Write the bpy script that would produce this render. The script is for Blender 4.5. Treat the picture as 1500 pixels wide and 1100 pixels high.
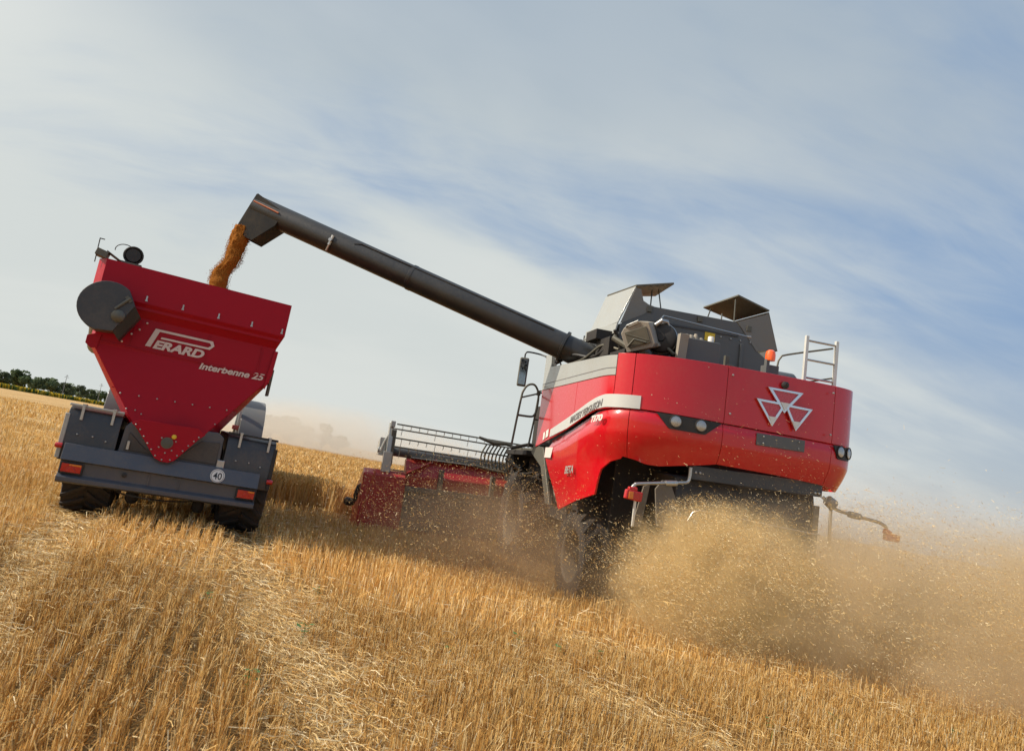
import bpy, math, random
import numpy as np
from mathutils import Vector, Matrix, Euler, noise
R=math.radians; PI=math.pi
random.seed(7); rng=np.random.default_rng(11)
SC=bpy.context.scene
for o in list(bpy.data.objects): bpy.data.objects.remove(o)
COL=SC.collection

# ---------------------------------------------------------------- camera
F_PX=1050.0
cd=bpy.data.cameras.new('camera'); cam=bpy.data.objects.new('camera',cd); COL.objects.link(cam)
cd.sensor_width=36; cd.lens=36*F_PX/1500; cd.clip_start=.05; cd.clip_end=9000
PITCH=math.atan(147/F_PX); ROLL=R(10.55)
cam.matrix_world=Matrix.Translation((0,0,1.7))@Matrix.Rotation(PI/2+PITCH,4,'X')@Matrix.Rotation(ROLL,4,'Z')
cd.dof.use_dof=True; cd.dof.focus_distance=11; cd.dof.aperture_fstop=3.2
SC.camera=cam
# ---------------------------------------------------------------- exposure / render
SC.view_settings.view_transform='Standard'; SC.view_settings.look='None'
SC.view_settings.gamma=1; SC.view_settings.use_curve_mapping=False; SC.view_settings.exposure=0
cy=SC.cycles
cy.volume_step_rate=3; cy.volume_max_steps=96; cy.volume_bounces=2; cy.max_bounces=6; cy.transparent_max_bounces=16
cy.use_denoising=True
# ---------------------------------------------------------------- sun + sky
SUN_EL=R(37); SUN_DIR=Vector((-0.985,-0.17,0)).normalized()
sd=Vector((SUN_DIR.x*math.cos(SUN_EL),SUN_DIR.y*math.cos(SUN_EL),math.sin(SUN_EL)))
sl=bpy.data.lights.new('sun','SUN'); sl.energy=4.9; sl.angle=R(.6); sl.color=(1,.90,.76)
so=bpy.data.objects.new('sun',sl); COL.objects.link(so); so.rotation_euler=sd.to_track_quat('Z','Y').to_euler(); so.location=(-30,-10,30)
W=bpy.data.worlds.new('World'); SC.world=W; W.use_nodes=True
nt=W.node_tree; nt.nodes.clear()

class NG:
    """tiny node-graph helper"""
    def __init__(s,nt): s.nt=nt
    def n(s,t,**k):
        x=s.nt.nodes.new(t)
        for a,v in k.items():
            if a=='inp':
                for i,val in v.items():
                    if isinstance(val,bpy.types.NodeSocket): s.nt.links.new(val,x.inputs[i])
                    else: x.inputs[i].default_value=val
            else: setattr(x,a,v)
        return x
    def m(s,op,a,b=0.0,c=0.0,clamp=False):
        return s.n('ShaderNodeMath',operation=op,use_clamp=clamp,inp={0:a,1:b,2:c}).outputs[0]
    def mix(s,f,a,b):
        x=s.n('ShaderNodeMix',data_type='RGBA')
        for i,v in ((0,f),(6,a),(7,b)):
            if isinstance(v,bpy.types.NodeSocket): s.nt.links.new(v,x.inputs[i])
            else: x.inputs[i].default_value=v if i==0 else (tuple(v)+(1,))[:4]
        return x.outputs[2]
    def noise(s,vec,sc,det=4,rough=.55,dist=0):
        return s.n('ShaderNodeTexNoise',inp={'Vector':vec,'Scale':sc,'Detail':det,'Roughness':rough,'Distortion':dist}).outputs['Fac']
    def mapr(s,v,a,b,c=0.,d=1.,kind='SMOOTHSTEP'):
        return s.n('ShaderNodeMapRange',interpolation_type=kind,inp={0:v,1:a,2:b,3:c,4:d}).outputs[0]
    def vm(s,op,a,b):
        return s.n('ShaderNodeVectorMath',operation=op,inp={0:a,1:b}).outputs[0]
    def xyz(s,v): 
        x=s.n('ShaderNodeSeparateXYZ',inp={0:v}); return x.outputs
    def comb(s,x,y,z): return s.n('ShaderNodeCombineXYZ',inp={0:x,1:y,2:z}).outputs[0]
g=NG(nt)
sky=g.n('ShaderNodeTexSky',sky_type='NISHITA',sun_disc=False,sun_elevation=SUN_EL,sun_rotation=math.atan2(SUN_DIR.x,SUN_DIR.y)%(2*PI),air_density=1.0,dust_density=1.2,ozone_density=1.5)
tc=g.n('ShaderNodeTexCoord').outputs['Generated']
X,Y,Z=g.xyz(tc)
zz=g.m('ADD',g.m('MAXIMUM',Z,0.0),.30)
px_=g.m('DIVIDE',X,zz); py_=g.m('DIVIDE',Y,zz)
# rotate plane so streaks run towards the right-hand horizon
ca,sa=math.cos(R(11)),math.sin(R(11))
u=g.m('ADD',g.m('MULTIPLY',px_,ca),g.m('MULTIPLY',py_,sa))
v=g.m('SUBTRACT',g.m('MULTIPLY',py_,ca),g.m('MULTIPLY',px_,sa))
vec=g.comb(g.m('MULTIPLY',u,.75),g.m('MULTIPLY',v,1.5),3.7)
vec2=g.comb(g.m('MULTIPLY',u,1.0),g.m('MULTIPLY',v,2.9),9.1)
n1=g.noise(vec,1.15,6,.50,.35); n2=g.noise(vec2,2.4,7,.62,.5); n3=g.noise(g.comb(px_,py_,1.3),.9,3,.5,.3)
az=g.m('ARCTAN2',X,Y)             # 0 ahead, + to the right
fac=g.m('ADD',g.m('MULTIPLY',n1,.62),g.m('ADD',g.m('MULTIPLY',n2,.23),g.m('MULTIPLY',n3,.34)))
side=g.n('ShaderNodeVectorMath',operation='DOT_PRODUCT',inp={0:tc,1:(-.75,.66,0)}).outputs['Value']
bias=g.mapr(side,.0,.95,-.165,.19,'LINEAR')
low=g.m('MULTIPLY',g.mapr(Z,0.02,.30,.20,0.0),g.mapr(side,-.2,.7,.35,1.0,'LINEAR'))
hi0=g.mapr(g.m('ADD',Z,g.m('MULTIPLY',n3,.25)),.50,.74)
cl=g.mapr(g.m('ADD',g.m('ADD',g.m('ADD',fac,bias),low),g.m('MULTIPLY',hi0,.13)),.42,.76)
hi=g.mapr(g.m('ADD',Z,g.m('MULTIPLY',n3,.25)),.46,.70)
skyc=g.mix(.8,sky.outputs[0],(2.25,3.75,6.2))
skyc=g.mix(g.mapr(Z,.02,.36,.92,0.0),skyc,(5.1,5.55,5.7))
ccol=g.mix(hi,(6.6,7.0,6.8),(3.4,4.25,5.1))
ccol=g.mix(g.mapr(n1,.38,.66),ccol,g.mix(hi,(7.1,7.4,7.1),(4.4,5.1,5.7)))
colr=g.mix(g.m('MULTIPLY',cl,.93),skyc,ccol)
sdot=g.n('ShaderNodeVectorMath',operation='DOT_PRODUCT',inp={0:tc,1:tuple(sd)}).outputs['Value']
glow=g.m('POWER',g.m('MAXIMUM',sdot,0.0),5.0)   # bright hazy sky round the sun, off to the left
colr=g.mix(glow,colr,(15,14,12.5))
bg=g.n('ShaderNodeBackground',inp={'Color':colr,'Strength':.1})
out=g.n('ShaderNodeOutputWorld'); nt.links.new(bg.outputs[0],out.inputs[0])

# ---------------------------------------------------------------- materials
def mat(name,col,rough=.5,metal=0,coat=0,dirt=.25,dirtcol=(.30,.23,.14),bump=0,bscale=60,emit=0,spec=.5,lowdirt=0,trans=0,speck=0):
    m=bpy.data.materials.new(name); m.use_nodes=True; t=m.node_tree; t.nodes.clear(); g=NG(t)
    oc=g.n('ShaderNodeTexCoord').outputs['Object']
    b=g.n('ShaderNodeBsdfPrincipled')
    nA=g.noise(oc,2.3,6,.6); nB=g.noise(oc,31,4,.6)
    f=g.m('MULTIPLY',g.mapr(g.m('ADD',g.m('MULTIPLY',nA,.65),g.m('MULTIPLY',nB,.35)),.42,.72),dirt)
    if lowdirt:
        z=g.xyz(oc)[2]; f=g.m('ADD',f,g.m('MULTIPLY',g.mapr(z,lowdirt,0.2),.45),clamp=True)
    c=g.mix(f,col,dirtcol)
    if speck:
        vo=g.n('ShaderNodeTexVoronoi',inp={'Vector':oc,'Scale':speck}).outputs['Distance']
        c=g.mix(g.m('MULTIPLY',g.mapr(vo,.10,.05),g.mapr(g.noise(oc,5),.52,.62)),c,(.62,.5,.33))
    t.links.new(c,b.inputs['Base Color'])
    t.links.new(g.m('ADD',g.m('MULTIPLY',f,.5),g.mapr(nB,.3,.7,rough-.06,rough+.08),clamp=True),b.inputs['Roughness'])
    b.inputs['Metallic'].default_value=metal; b.inputs['Coat Weight'].default_value=coat; b.inputs['Coat Roughness'].default_value=.12; b.inputs['Coat IOR'].default_value=1.5
    b.inputs['Specular IOR Level'].default_value=spec
    if trans: b.inputs['Transmission Weight'].default_value=trans
    if emit: b.inputs['Emission Color'].default_value=tuple(col)+(1,); b.inputs['Emission Strength'].default_value=emit
    if bump:
        bp=g.n('ShaderNodeBump',inp={'Strength':bump,'Distance':.01,'Height':g.noise(oc,bscale,5,.6)}); t.links.new(bp.outputs[0],b.inputs['Normal'])
    o=g.n('ShaderNodeOutputMaterial'); t.links.new(b.outputs[0],o.inputs[0]); return m
M=dict(
 cred=mat('combine_red_paint',(.58,.001,.009),.36,0,1,.12,(.42,.17,.09),speck=9,spec=.3),
 tred=mat('trailer_red_paint',(.38,.0008,.014),.45,0,.06,.10,(.28,.02,.03),spec=.22),
 tred2=mat('hopper_inside_red',(.28,.01,.02),.6),
 dgrey=mat('dark_grey_paint',(.040,.040,.042),.42,0,.2,.30,(.22,.18,.13),lowdirt=0),
 bgrey=mat('blue_grey_paint',(.068,.075,.092),.38,0,.3,.28,(.20,.17,.13)),
 black=mat('black_plastic',(.018,.018,.018),.5,0,0,.3,(.12,.09,.06)),
 rubber=mat('tyre_rubber',(.028,.025,.023),.85,0,0,.75,(.10,.072,.048),bump=.5,bscale=40),
 stripe=mat('pale_silver_stripe',(.60,.61,.58),.35,.1,.4,.12),
 auger=mat('auger_dark_grey',(.022,.022,.022),.42,0,.2,.16,(.09,.08,.06)),
 tracg=mat('tractor_grey',(.17,.175,.17),.45,0,.2,.3),
 shield=mat('dusty_shield_metal',(.17,.15,.12),.7,0,0,.6,(.14,.105,.065)),
 sgrey=mat('silver_grey_paint',(.42,.43,.40),.33,.2,.4,.18),
 tankg=mat('tank_grey_paint',(.105,.11,.11),.5,0,.1,.25,(.2,.17,.13)),
 beige=mat('dusty_beige_metal',(.32,.29,.24),.6,0,0,.5,(.30,.23,.15)),
 steel=mat('steel',(.50,.50,.48),.32,.85,0,.25),
 rustg=mat('olive_grey_steel',(.13,.125,.10),.5,.4,0,.4,(.22,.18,.12)),
 alu=mat('aluminium_ladder',(.75,.75,.70),.4,.3,0,.12),
 white=mat('white_lettering',(.78,.76,.70),.5,0,0,.12),
 pinkw=mat('faded_pink_lettering',(.72,.58,.52),.5,0,0,.15),
 letterg=mat('grey_lettering',(.16,.16,.17),.5),
 chrome=mat('chrome_trim',(.78,.80,.82),.18,.95,0,.08),
 embred=mat('emblem_red_fill',(.55,.05,.07),.25,0,.6,.1),
 lred=mat('red_lamp_lens',(.50,.004,.006),.2,0,.6,.08),
 lamb=mat('amber_lamp_lens',(.75,.20,.015),.2,0,.6,.08),
 orange=mat('orange_beacon_lens',(1,.13,.02),.25,0,.6,.05,emit=.12),
 lens=mat('clear_lamp_lens',(.42,.42,.41),.2,.6,.8,.1),
 glass=mat('dark_window_glass',(.02,.025,.03),.06,0,1,.1),
 mirror=mat('mirror_glass',(.30,.34,.36),.12,1,0,.3),
 yellow=mat('yellow_label',(.80,.55,.03),.5),
 dark=mat('dark_machinery',(.022,.020,.018),.7,0,0,.5,(.07,.055,.04)),  # near-black base colour with brownish dirt mixed in
 hred=mat('header_red_paint',(.40,.012,.014),.42,0,.3,.45,(.34,.12,.06)),
 grain=mat('orange_wheat_grain',(.31,.115,.018),.9,0,0,.5,spec=.1,dirtcol=(.34,.11,.015),bump=1,bscale=70),
 canvas=mat('grey_canvas',(.20,.20,.19),.8,0,0,.3,bump=.3,bscale=5),
)

# ---------------------------------------------------------------- mesh helper
def smooth_path(pts,k=5):
    P=[Vector(p) for p in pts]; P=[P[0]*2-P[1]]+P+[P[-1]*2-P[-2]]; out=[]
    for i in range(1,len(P)-2):
        a,b_,c,d=P[i-1:i+3]
        for q in range(k):
            t=q/k; out.append(.5*((2*b_)+(c-a)*t+(2*a-5*b_+4*c-d)*t*t+(3*b_-a-3*c+d)*t**3))
    out.append(P[-2]); return out
class MB:
    def __init__(s): s.v=[]; s.f=[]
    def add(s,vs,fs):
        k=len(s.v); s.v+= [tuple(p) for p in vs]; s.f+=[tuple(i+k for i in f) for f in fs]; return s
    def box(s,c,d,rot=None):
        hx,hy,hz=[q/2 for q in d]; c=Vector(c)
        vs=[Vector((x*hx,y*hy,z*hz)) for z in(-1,1) for y in(-1,1) for x in(-1,1)]
        if rot: 
            e=Euler([R(a) for a in rot]).to_matrix(); vs=[e@p for p in vs]
        return s.add([p+c for p in vs],[(0,2,3,1),(4,5,7,6),(0,1,5,4),(2,6,7,3),(0,4,6,2),(1,3,7,5)])
    def b2(s,x0,x1,y0,y1,z0,z1): return s.box(((x0+x1)/2,(y0+y1)/2,(z0+z1)/2),(abs(x1-x0),abs(y1-y0),abs(z1-z0)))
    def prism(s,pts,axis,a,b):
        """pts 2D polygon; axis: 'x' pts=(y,z), 'y' pts=(x,z), 'z' pts=(x,y)"""
        def P(p,t): return (t,p[0],p[1]) if axis=='x' else (p[0],t,p[1]) if axis=='y' else (p[0],p[1],t)
        n=len(pts); vs=[P(p,a) for p in pts]+[P(p,b) for p in pts]
        return s.add(vs,[tuple(range(n)),tuple(range(2*n-1,n-1,-1))]+[(i,i+n,(i+1)%n+n,(i+1)%n) for i in range(n)])
    def slab(s,pts,t):
        """3D polygon thickened by t along its normal"""
        ps=[Vector(p) for p in pts]; n=(ps[1]-ps[0]).cross(ps[2]-ps[0]).normalized()*t; k=len(ps)
        return s.add(ps+[p+n for p in ps],[tuple(range(k-1,-1,-1)),tuple(range(k,2*k))]+[(i,(i+1)%k,(i+1)%k+k,i+k) for i in range(k)])
    def tube(s,pts,r,n=10,cap=True):
        ps=[Vector(p) for p in pts]; rs=r if isinstance(r,(list,tuple)) else [r]*len(ps)
        vs=[];up=None
        for i,p in enumerate(ps):
            d=((ps[min(i+1,len(ps)-1)]-ps[max(i-1,0)])).normalized()
            if up is None: up=Vector((0,0,1)) if abs(d.z)<.9 else Vector((1,0,0))
            a=d.cross(up).normalized(); b=a.cross(d).normalized(); up=b
            vs+=[p+(a*math.cos(2*PI*k/n)+b*math.sin(2*PI*k/n))*rs[i] for k in range(n)]
        fs=[(i*n+k,i*n+(k+1)%n,(i+1)*n+(k+1)%n,(i+1)*n+k) for i in range(len(ps)-1) for k in range(n)]
        if cap: fs+=[tuple(range(n-1,-1,-1)),tuple(range((len(ps)-1)*n,len(ps)*n))]
        return s.add(vs,fs)
    def rail(s,pts,r,n=8): return s.tube(smooth_path(pts),r,n)
    def lathe(s,c,axis,prof,n=32,cap=True):
        """prof list of (r, t) revolved about axis through c"""
        c=Vector(c); ax=Vector(axis).normalized(); up=Vector((0,0,1)) if abs(ax.z)<.9 else Vector((1,0,0))
        a=ax.cross(up).normalized(); b=a.cross(ax)
        vs=[c+ax*t+(a*math.cos(2*PI*k/n)+b*math.sin(2*PI*k/n))*r for r,t in prof for k in range(n)]
        fs=[(i*n+k,i*n+(k+1)%n,(i+1)*n+(k+1)%n,(i+1)*n+k) for i in range(len(prof)-1) for k in range(n)]
        return s.add(vs,fs+([tuple(range(n-1,-1,-1)),tuple(range((len(prof)-1)*n,len(prof)*n))] if cap else []))
    def obj(s,name,m,parent=None,bevel=0,smooth=False,label=None,kind=None):
        me=bpy.data.meshes.new(name); me.from_pydata(s.v,[],s.f); me.update()
        import bmesh
        bm=bmesh.new(); bm.from_mesh(me); bmesh.ops.recalc_face_normals(bm,faces=bm.faces); bm.to_mesh(me); bm.free()
        me.materials.append(M[m] if isinstance(m,str) else m)
        o=bpy.data.objects.new(name,me); COL.objects.link(o)
        if smooth:
            me.shade_smooth(); me.set_sharp_from_angle(angle=R(38))
        if bevel:
            bv=o.modifiers.new('bevel','BEVEL'); bv.width=bevel; bv.segments=2; bv.limit_method='ANGLE'; bv.angle_limit=R(35)
            me.shade_smooth(); bv.harden_normals=True; me.set_sharp_from_angle(angle=R(40)) if not smooth else None
        if parent: o.parent=parent
        if label: o['label']=label
        if kind: o['kind']=kind
        return o
def thing(name,label,cat,loc=(0,0,0),rot=(0,0,0),group=None):
    o=bpy.data.objects.new(name,None); COL.objects.link(o); o.empty_display_size=.3
    o.location=loc; o.rotation_euler=rot; o['label']=label; o['category']=cat
    if group: o['group']=group
    return o
def text(name,s,m,parent,matrix,size=.2,shear=0,bold=0,depth=.002,width=None,label=None):
    cu=bpy.data.curves.new(name,'FONT'); cu.body=s; cu.size=size; cu.shear=shear; cu.offset=bold; cu.extrude=depth
    t=bpy.data.objects.new('tmp',cu); COL.objects.link(t)
    bpy.context.view_layer.update()
    dg=bpy.context.evaluated_depsgraph_get(); me=bpy.data.meshes.new_from_object(t.evaluated_get(dg)); bpy.data.objects.remove(t)
    if width:
        xs=[v.co.x for v in me.vertices]; k=width/(max(xs)-min(xs)); x0=min(xs)
        for v in me.vertices: v.co.x=(v.co.x-x0)*k
    me.transform(matrix); me.name=name; me.materials.clear(); me.materials.append(M[m])
    o=bpy.data.objects.new(name,me); COL.objects.link(o); o.parent=parent
    if label: o['label']=label
    return o
def mesh_np(name,V,Fq,m,col=None):
    """numpy verts (n,3), quads (k,4)"""
    me=bpy.data.meshes.new(name); n=len(V);k=len(Fq)
    me.vertices.add(n); me.vertices.foreach_set('co',np.ascontiguousarray(V,dtype=np.float32).ravel())
    me.loops.add(k*4); me.loops.foreach_set('vertex_index',np.ascontiguousarray(Fq,dtype=np.int32).ravel())
    me.polygons.add(k); me.polygons.foreach_set('loop_start',np.arange(0,4*k,4,dtype=np.int32))
    me.update(calc_edges=True)
    if col is not None:
        a=me.color_attributes.new('tint','FLOAT_COLOR','POINT'); c=np.ones((n,4),np.float32); c[:,:3]=col; a.data.foreach_set('color',c.ravel())
    me.materials.append(m); o=bpy.data.objects.new(name,me); COL.objects.link(o); return o

# ---------------------------------------------------------------- poses
T_LOC=Vector((-4.811,11.15,0)); T_H=R(23.4)
C_LOC=Vector((3.584,10.65,0)); C_H=R(13.5); C_ROLL=R(-3)
Tm=Matrix.Translation(T_LOC)@Matrix.Rotation(T_H,4,'Z')
Cm=Matrix.Translation(C_LOC)@Matrix.Rotation(C_H,4,'Z')@Matrix.Rotation(C_ROLL,4,'Y')
Cmi=Cm.inverted(); Tmi=Tm.inverted()

# ---------------------------------------------------------------- ground
def sstep(a,b,x): t=np.clip((x-a)/(b-a),0,1); return t*t*(3-2*t)
def tlat(x,y):   # lateral / forward coordinates in the trailer's frame
    dx=x-T_LOC.x; dy=y-T_LOC.y; c,s=math.cos(T_H),math.sin(T_H); return dx*c+dy*s, -dx*s+dy*c
def clat(x,y):
    dx=x-C_LOC.x; dy=y-C_LOC.y; c,s=math.cos(C_H),math.sin(C_H); return dx*c+dy*s, -dx*s+dy*c
def gh(x,y):
    x=np.asarray(x,float);y=np.asarray(y,float)
    u,v=clat(x,y)
    rise=.052*np.clip(u+1.0,0,7)*sstep(-3,0,v)*(1-sstep(11,16,v))*(1-sstep(7,14,u))
    n=.018*np.sin(x*1.9+1.3)*np.sin(y*1.6)+.012*np.sin(x*4.3+y*1.1)
    tu,tv=tlat(x,y); tr=0
    for c in(-1.09,1.12): tr=tr-.035*np.exp(-((tu-c)/.33)**2)
    return rise+n+tr
gs=np.concatenate([-np.geomspace(4000,26,26),np.linspace(-24,26,150),np.geomspace(28,4000,26)])
gy=np.concatenate([-np.geomspace(4000,12,18),np.linspace(-10,40,150),np.geomspace(42,5000,28)])
GX,GY=np.meshgrid(gs,gy); GZ=gh(GX,GY)
V=np.stack([GX.ravel(),GY.ravel(),GZ.ravel()],1); nx=len(gs); ny=len(gy)
ii=(np.arange(ny-1)[:,None]*nx+np.arange(nx-1)[None,:]).ravel()
Fq=np.stack([ii,ii+1,ii+nx+1,ii+nx],1)
gm=bpy.data.materials.new('field_soil_and_straw'); gm.use_nodes=True; t=gm.node_tree; t.nodes.clear(); g=NG(t)
oc=g.n('ShaderNodeTexCoord').outputs['Object']
rot=g.n('ShaderNodeMapping',inp={0:oc}); rot.inputs['Rotation'].default_value=(0,0,-C_H); rc=rot.outputs[0]
st=g.vm('MULTIPLY',rc,(1,.06,1)); 
n1=g.noise(oc,9,8,.7); n2=g.noise(oc,.35,5,.6); n3=g.noise(st,.28,5,.6); n4=g.noise(oc,70,5,.7)
c=g.mix(g.mapr(n1,.35,.68),(.30,.18,.07),(.52,.33,.13)); c=g.mix(g.mapr(n4,.5,.75),c,(.60,.43,.20))
far=g.mix(g.mapr(n3,.35,.65),(.44,.26,.10),(.56,.36,.155)); far=g.mix(g.m('MULTIPLY',g.mapr(g.noise(oc,1.3,7,.75),.40,.62),.55),far,(.64,.45,.22))
far=g.mix(g.m('MULTIPLY',g.mapr(g.noise(oc,4.0,5,.7),.5,.66),.5),far,(.30,.175,.065))
dist=g.n('ShaderNodeVectorMath',operation='LENGTH',inp={0:oc}).outputs['Value']
c=g.mix(g.mapr(dist,14,34),c,far); c=g.mix(g.m('MULTIPLY',g.mapr(n2,.45,.7),.25),c,(.62,.42,.19))
b=g.n('ShaderNodeBsdfPrincipled',inp={'Roughness':.95,'Specular IOR Level':.1}); t.links.new(c,b.inputs['Base Color'])
bp=g.n('ShaderNodeBump',inp={'Strength':.9,'Distance':.05,'Height':g.m('ADD',n1,n4)}); t.links.new(bp.outputs[0],b.inputs['Normal'])
o_=g.n('ShaderNodeOutputMaterial'); t.links.new(b.outputs[0],o_.inputs[0])
go=mesh_np('ground',V,Fq,gm); go['kind']='structure'; go.data.shade_smooth()

# straw material (tint attribute)
sm=bpy.data.materials.new('straw'); sm.use_nodes=True; t=sm.node_tree; t.nodes.clear(); g=NG(t)
at=g.n('ShaderNodeVertexColor',layer_name='tint').outputs[0]
b=g.n('ShaderNodeBsdfPrincipled',inp={'Base Color':at,'Roughness':.55,'Specular IOR Level':.35}); tr=g.n('ShaderNodeBsdfTranslucent',inp={'Color':at})
mx=g.n('ShaderNodeMixShader',inp={0:.28,1:b.outputs[0],2:tr.outputs[0]}); o_=g.n('ShaderNodeOutputMaterial'); t.links.new(mx.outputs[0],o_.inputs[0])

PAL=np.array([[.62,.345,.095],[.72,.45,.145],[.79,.55,.22],[.84,.65,.33],[.48,.27,.08],[.88,.75,.48],[.37,.22,.08]])
def pal(n,w):
    w=np.array(w,float); return PAL[rng.choice(len(PAL),n,p=w/w.sum())]*rng.uniform(.85,1.1,(n,1))
def straws(P0,P1,wd,col,prism=False,P2=None):
    """strips from P0 to P1 (optionally bending to P2); widths wd; returns V,F,C"""
    n=len(P0); d=P1-P0; d/=np.linalg.norm(d,axis=1,keepdims=True)+1e-9
    r=rng.normal(size=(n,3)); a=np.cross(d,r); a/=np.linalg.norm(a,axis=1,keepdims=True)+1e-9
    w=wd[:,None]/2
    rings=[P0,P1] if P2 is None else [P0,P1,P2]
    if not prism:
        V=np.stack([q for p,k in zip(rings,(1,.9,.75)) for q in (p-a*w*k,p+a*w*k)],1); m=len(rings)*2
        base=np.arange(n)[:,None]*m
        F=np.concatenate([base+np.array([[2*i,2*i+1,2*i+3,2*i+2]]) for i in range(len(rings)-1)],0)
    else:
        b=np.cross(d,a); offs=[a*math.cos(k*2*PI/3)+b*math.sin(k*2*PI/3) for k in range(3)]
        V=np.stack([p+o*w*kk for p,kk in zip(rings,(1,.9,.75)) for o in offs],1); m=len(rings)*3
        base=np.arange(n)[:,None]*m
        F=np.concatenate([base+np.array([[3*i+k,3*i+(k+1)%3,3*i+3+(k+1)%3,3*i+3+k]]) for i in range(len(rings)-1) for k in range(3)],0)
    return V.reshape(-1,3),F,np.repeat(col,m,0)
def cat(parts):
    Vs,Fs,Cs=[],[],[];k=0
    for V,F,C in parts: Vs.append(V);Fs.append(F+k);Cs.append(C);k+=len(V)
    return np.concatenate(Vs),np.concatenate(Fs),np.concatenate(Cs)
def vnoise(x,y,s,seed=0):
    return (np.sin(x*s+seed*1.7+1.3*np.sin(y*s*.7+seed))+np.sin(y*s*1.3+seed*.9+1.7*np.sin(x*s*.6+2*seed)))*.25+.5
TL_ROT=Matrix.Rotation(T_H,3,'Z')
def in_view(x,y,m=1.0):
    # wedge seen by the camera (azimuth), with a margin so a small step aside still shows cover
    az=np.arctan2(x,y); return (az>-.78)&(az<.80)
def rows(n,y0,y1,spacing,jit,heading):
    """scatter points in a wedge from depth y0..y1, snapped to drill rows"""
    y=np.sqrt(rng.uniform(y0*y0,y1*y1,n)); x=rng.uniform(-1.02,1.05,n)*(y+.6)
    c,s=math.cos(heading),math.sin(heading); u=x*c+y*s; v=-x*s+y*c
    u=np.round(u/spacing)*spacing+rng.normal(0,jit,n)
    x=u*c-v*s; y=u*s+v*c
    return x,y
def flat_mask(x,y):
    u,v=tlat(x,y); wob=.08*np.sin(v*2.1)+.06*np.sin(v*5.3+1)
    m=.95*np.exp(-((u+1.09+wob)/.33)**4)+.97*np.exp(-((u-1.14+wob)/.31)**4)
    near=1-sstep(-4,1,v)
    m=m+.30*near*np.exp(-((u-1.62+wob)/.30)**4)
    cu,cv=clat(x,y)
    m=m+.8*np.exp(-((cu+2.75+.35*np.sin(cv*1.3)+.2*np.sin(cv*3.1))/.42)**2)*sstep(.52,.72,vnoise(x,y,2.1,3))*(cv<1)
    return np.clip(m,0,1)
def blocked(x,y):
    # ground pressed flat under wheels
    tu,tv=tlat(x,y); cu,cv=clat(x,y)
    a=((abs(tu+1.09)<.37)|(abs(tu-1.12)<.37))&(((tv>.35)&(tv<1.25))|((tv>1.95)&(tv<2.8)))
    b=((abs(cu+1.55)<.45)|(abs(cu-1.8)<.45))&(((cv>4.3)&(cv<6.2))|((cv>1.0)&(cv<2.4)))
    return a|b
parts=[]
def stub(n,y0,y1,hmean,w0,prism,bend=False):
    x,y=rows(n,y0,y1,.165,.026,C_H if False else (T_H+C_H)/2)
    fm=flat_mask(x,y); keep=(~blocked(x,y))&(y>2.2)&(rng.random(n)>fm*.93)&(vnoise(x,y,1.1,5)+rng.random(n)*.9>.46)
    x=x[keep];y=y[keep];fm=fm[keep];n=len(x)
    h=hmean*rng.uniform(.35,1.15,n)*(1-.4*fm)*(.82+.36*vnoise(x,y,.9,1)); z=gh(x,y)
    lean=rng.normal(0,.09,(n,2))+np.array([.02,0]); big=rng.random(n)<.14; lean[big]*=5
    P0=np.stack([x,y,z-.02],1); P1=P0+np.stack([lean[:,0]*h,lean[:,1]*h,h],1)
    col=pal(n,[5,7,6,3,3,1.2,1.5])*(0.90+.25*vnoise(x,y,.55,9))[:,None]
    parts.append(straws(P0,P1,w0*rng.uniform(.7,1.4,n),col,prism))
stub(105000,2.6,8,.215,.0050,True)
stub(170000,8,16,.225,.0070,False)
stub(140000,16,34,.22,.014,False)
stub(90000,34,85,.24,.045,False)
SV,SF,SCc=cat(parts); so1=mesh_np('stubble',SV,SF,sm,SCc)
so1['kind']='stuff'; so1['label']='golden cut wheat stubble standing in drill rows over the whole field'; so1['category']='stubble'
# loose straw lying about
parts=[]
def loose(n,y0,y1,L,w,prism,only=None):
    y=np.sqrt(rng.uniform(y0*y0,y1*y1,n)); x=rng.uniform(-1.02,1.05,n)*(y+.6); fm=flat_mask(x,y)
    p=.09+.91*fm+.25*sstep(.6,.85,vnoise(x,y,1.7,8))
    k=(rng.random(n)<p)&(y>2.2)&~blocked(x,y); x=x[k];y=y[k];fm=fm[k];n=len(x)
    a=rng.uniform(0,2*PI,n); u,v=tlat(x,y); al=(rng.random(n)<.45*fm); a[al]=PI/2+T_H+rng.normal(0,.5,al.sum())
    l=L*rng.uniform(.35,1.25,n); z=gh(x,y)+rng.uniform(.0,.17,n)*(1-.5*fm)
    up=rng.normal(.05,.22,n)*l; bend=rng.normal(0,.25,n)
    P0=np.stack([x,y,z],1); d=np.stack([np.cos(a),np.sin(a),up/l],1)*l[:,None]/2
    a2=a+bend; d2=np.stack([np.cos(a2),np.sin(a2),-up/l*.5],1)*l[:,None]/2
    col=pal(n,[1.2,2,4,5,1,4.5,1.5])
    parts.append(straws(P0,P0+d,w*rng.uniform(.6,1.3,n),col,prism,P0+d+d2))
loose(120000,2.6,8,.15,.0045,False); loose(190000,8,18,.17,.0075,False); loose(70000,18,40,.3,.02,False)
LV,LF,LC=cat(parts); so2=mesh_np('loose_straw',LV,LF,sm,LC)
so2['kind']='stuff'; so2['label']='pale loose straw lying flattened in the wheel tracks and between stubble rows'; so2['category']='straw'
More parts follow.
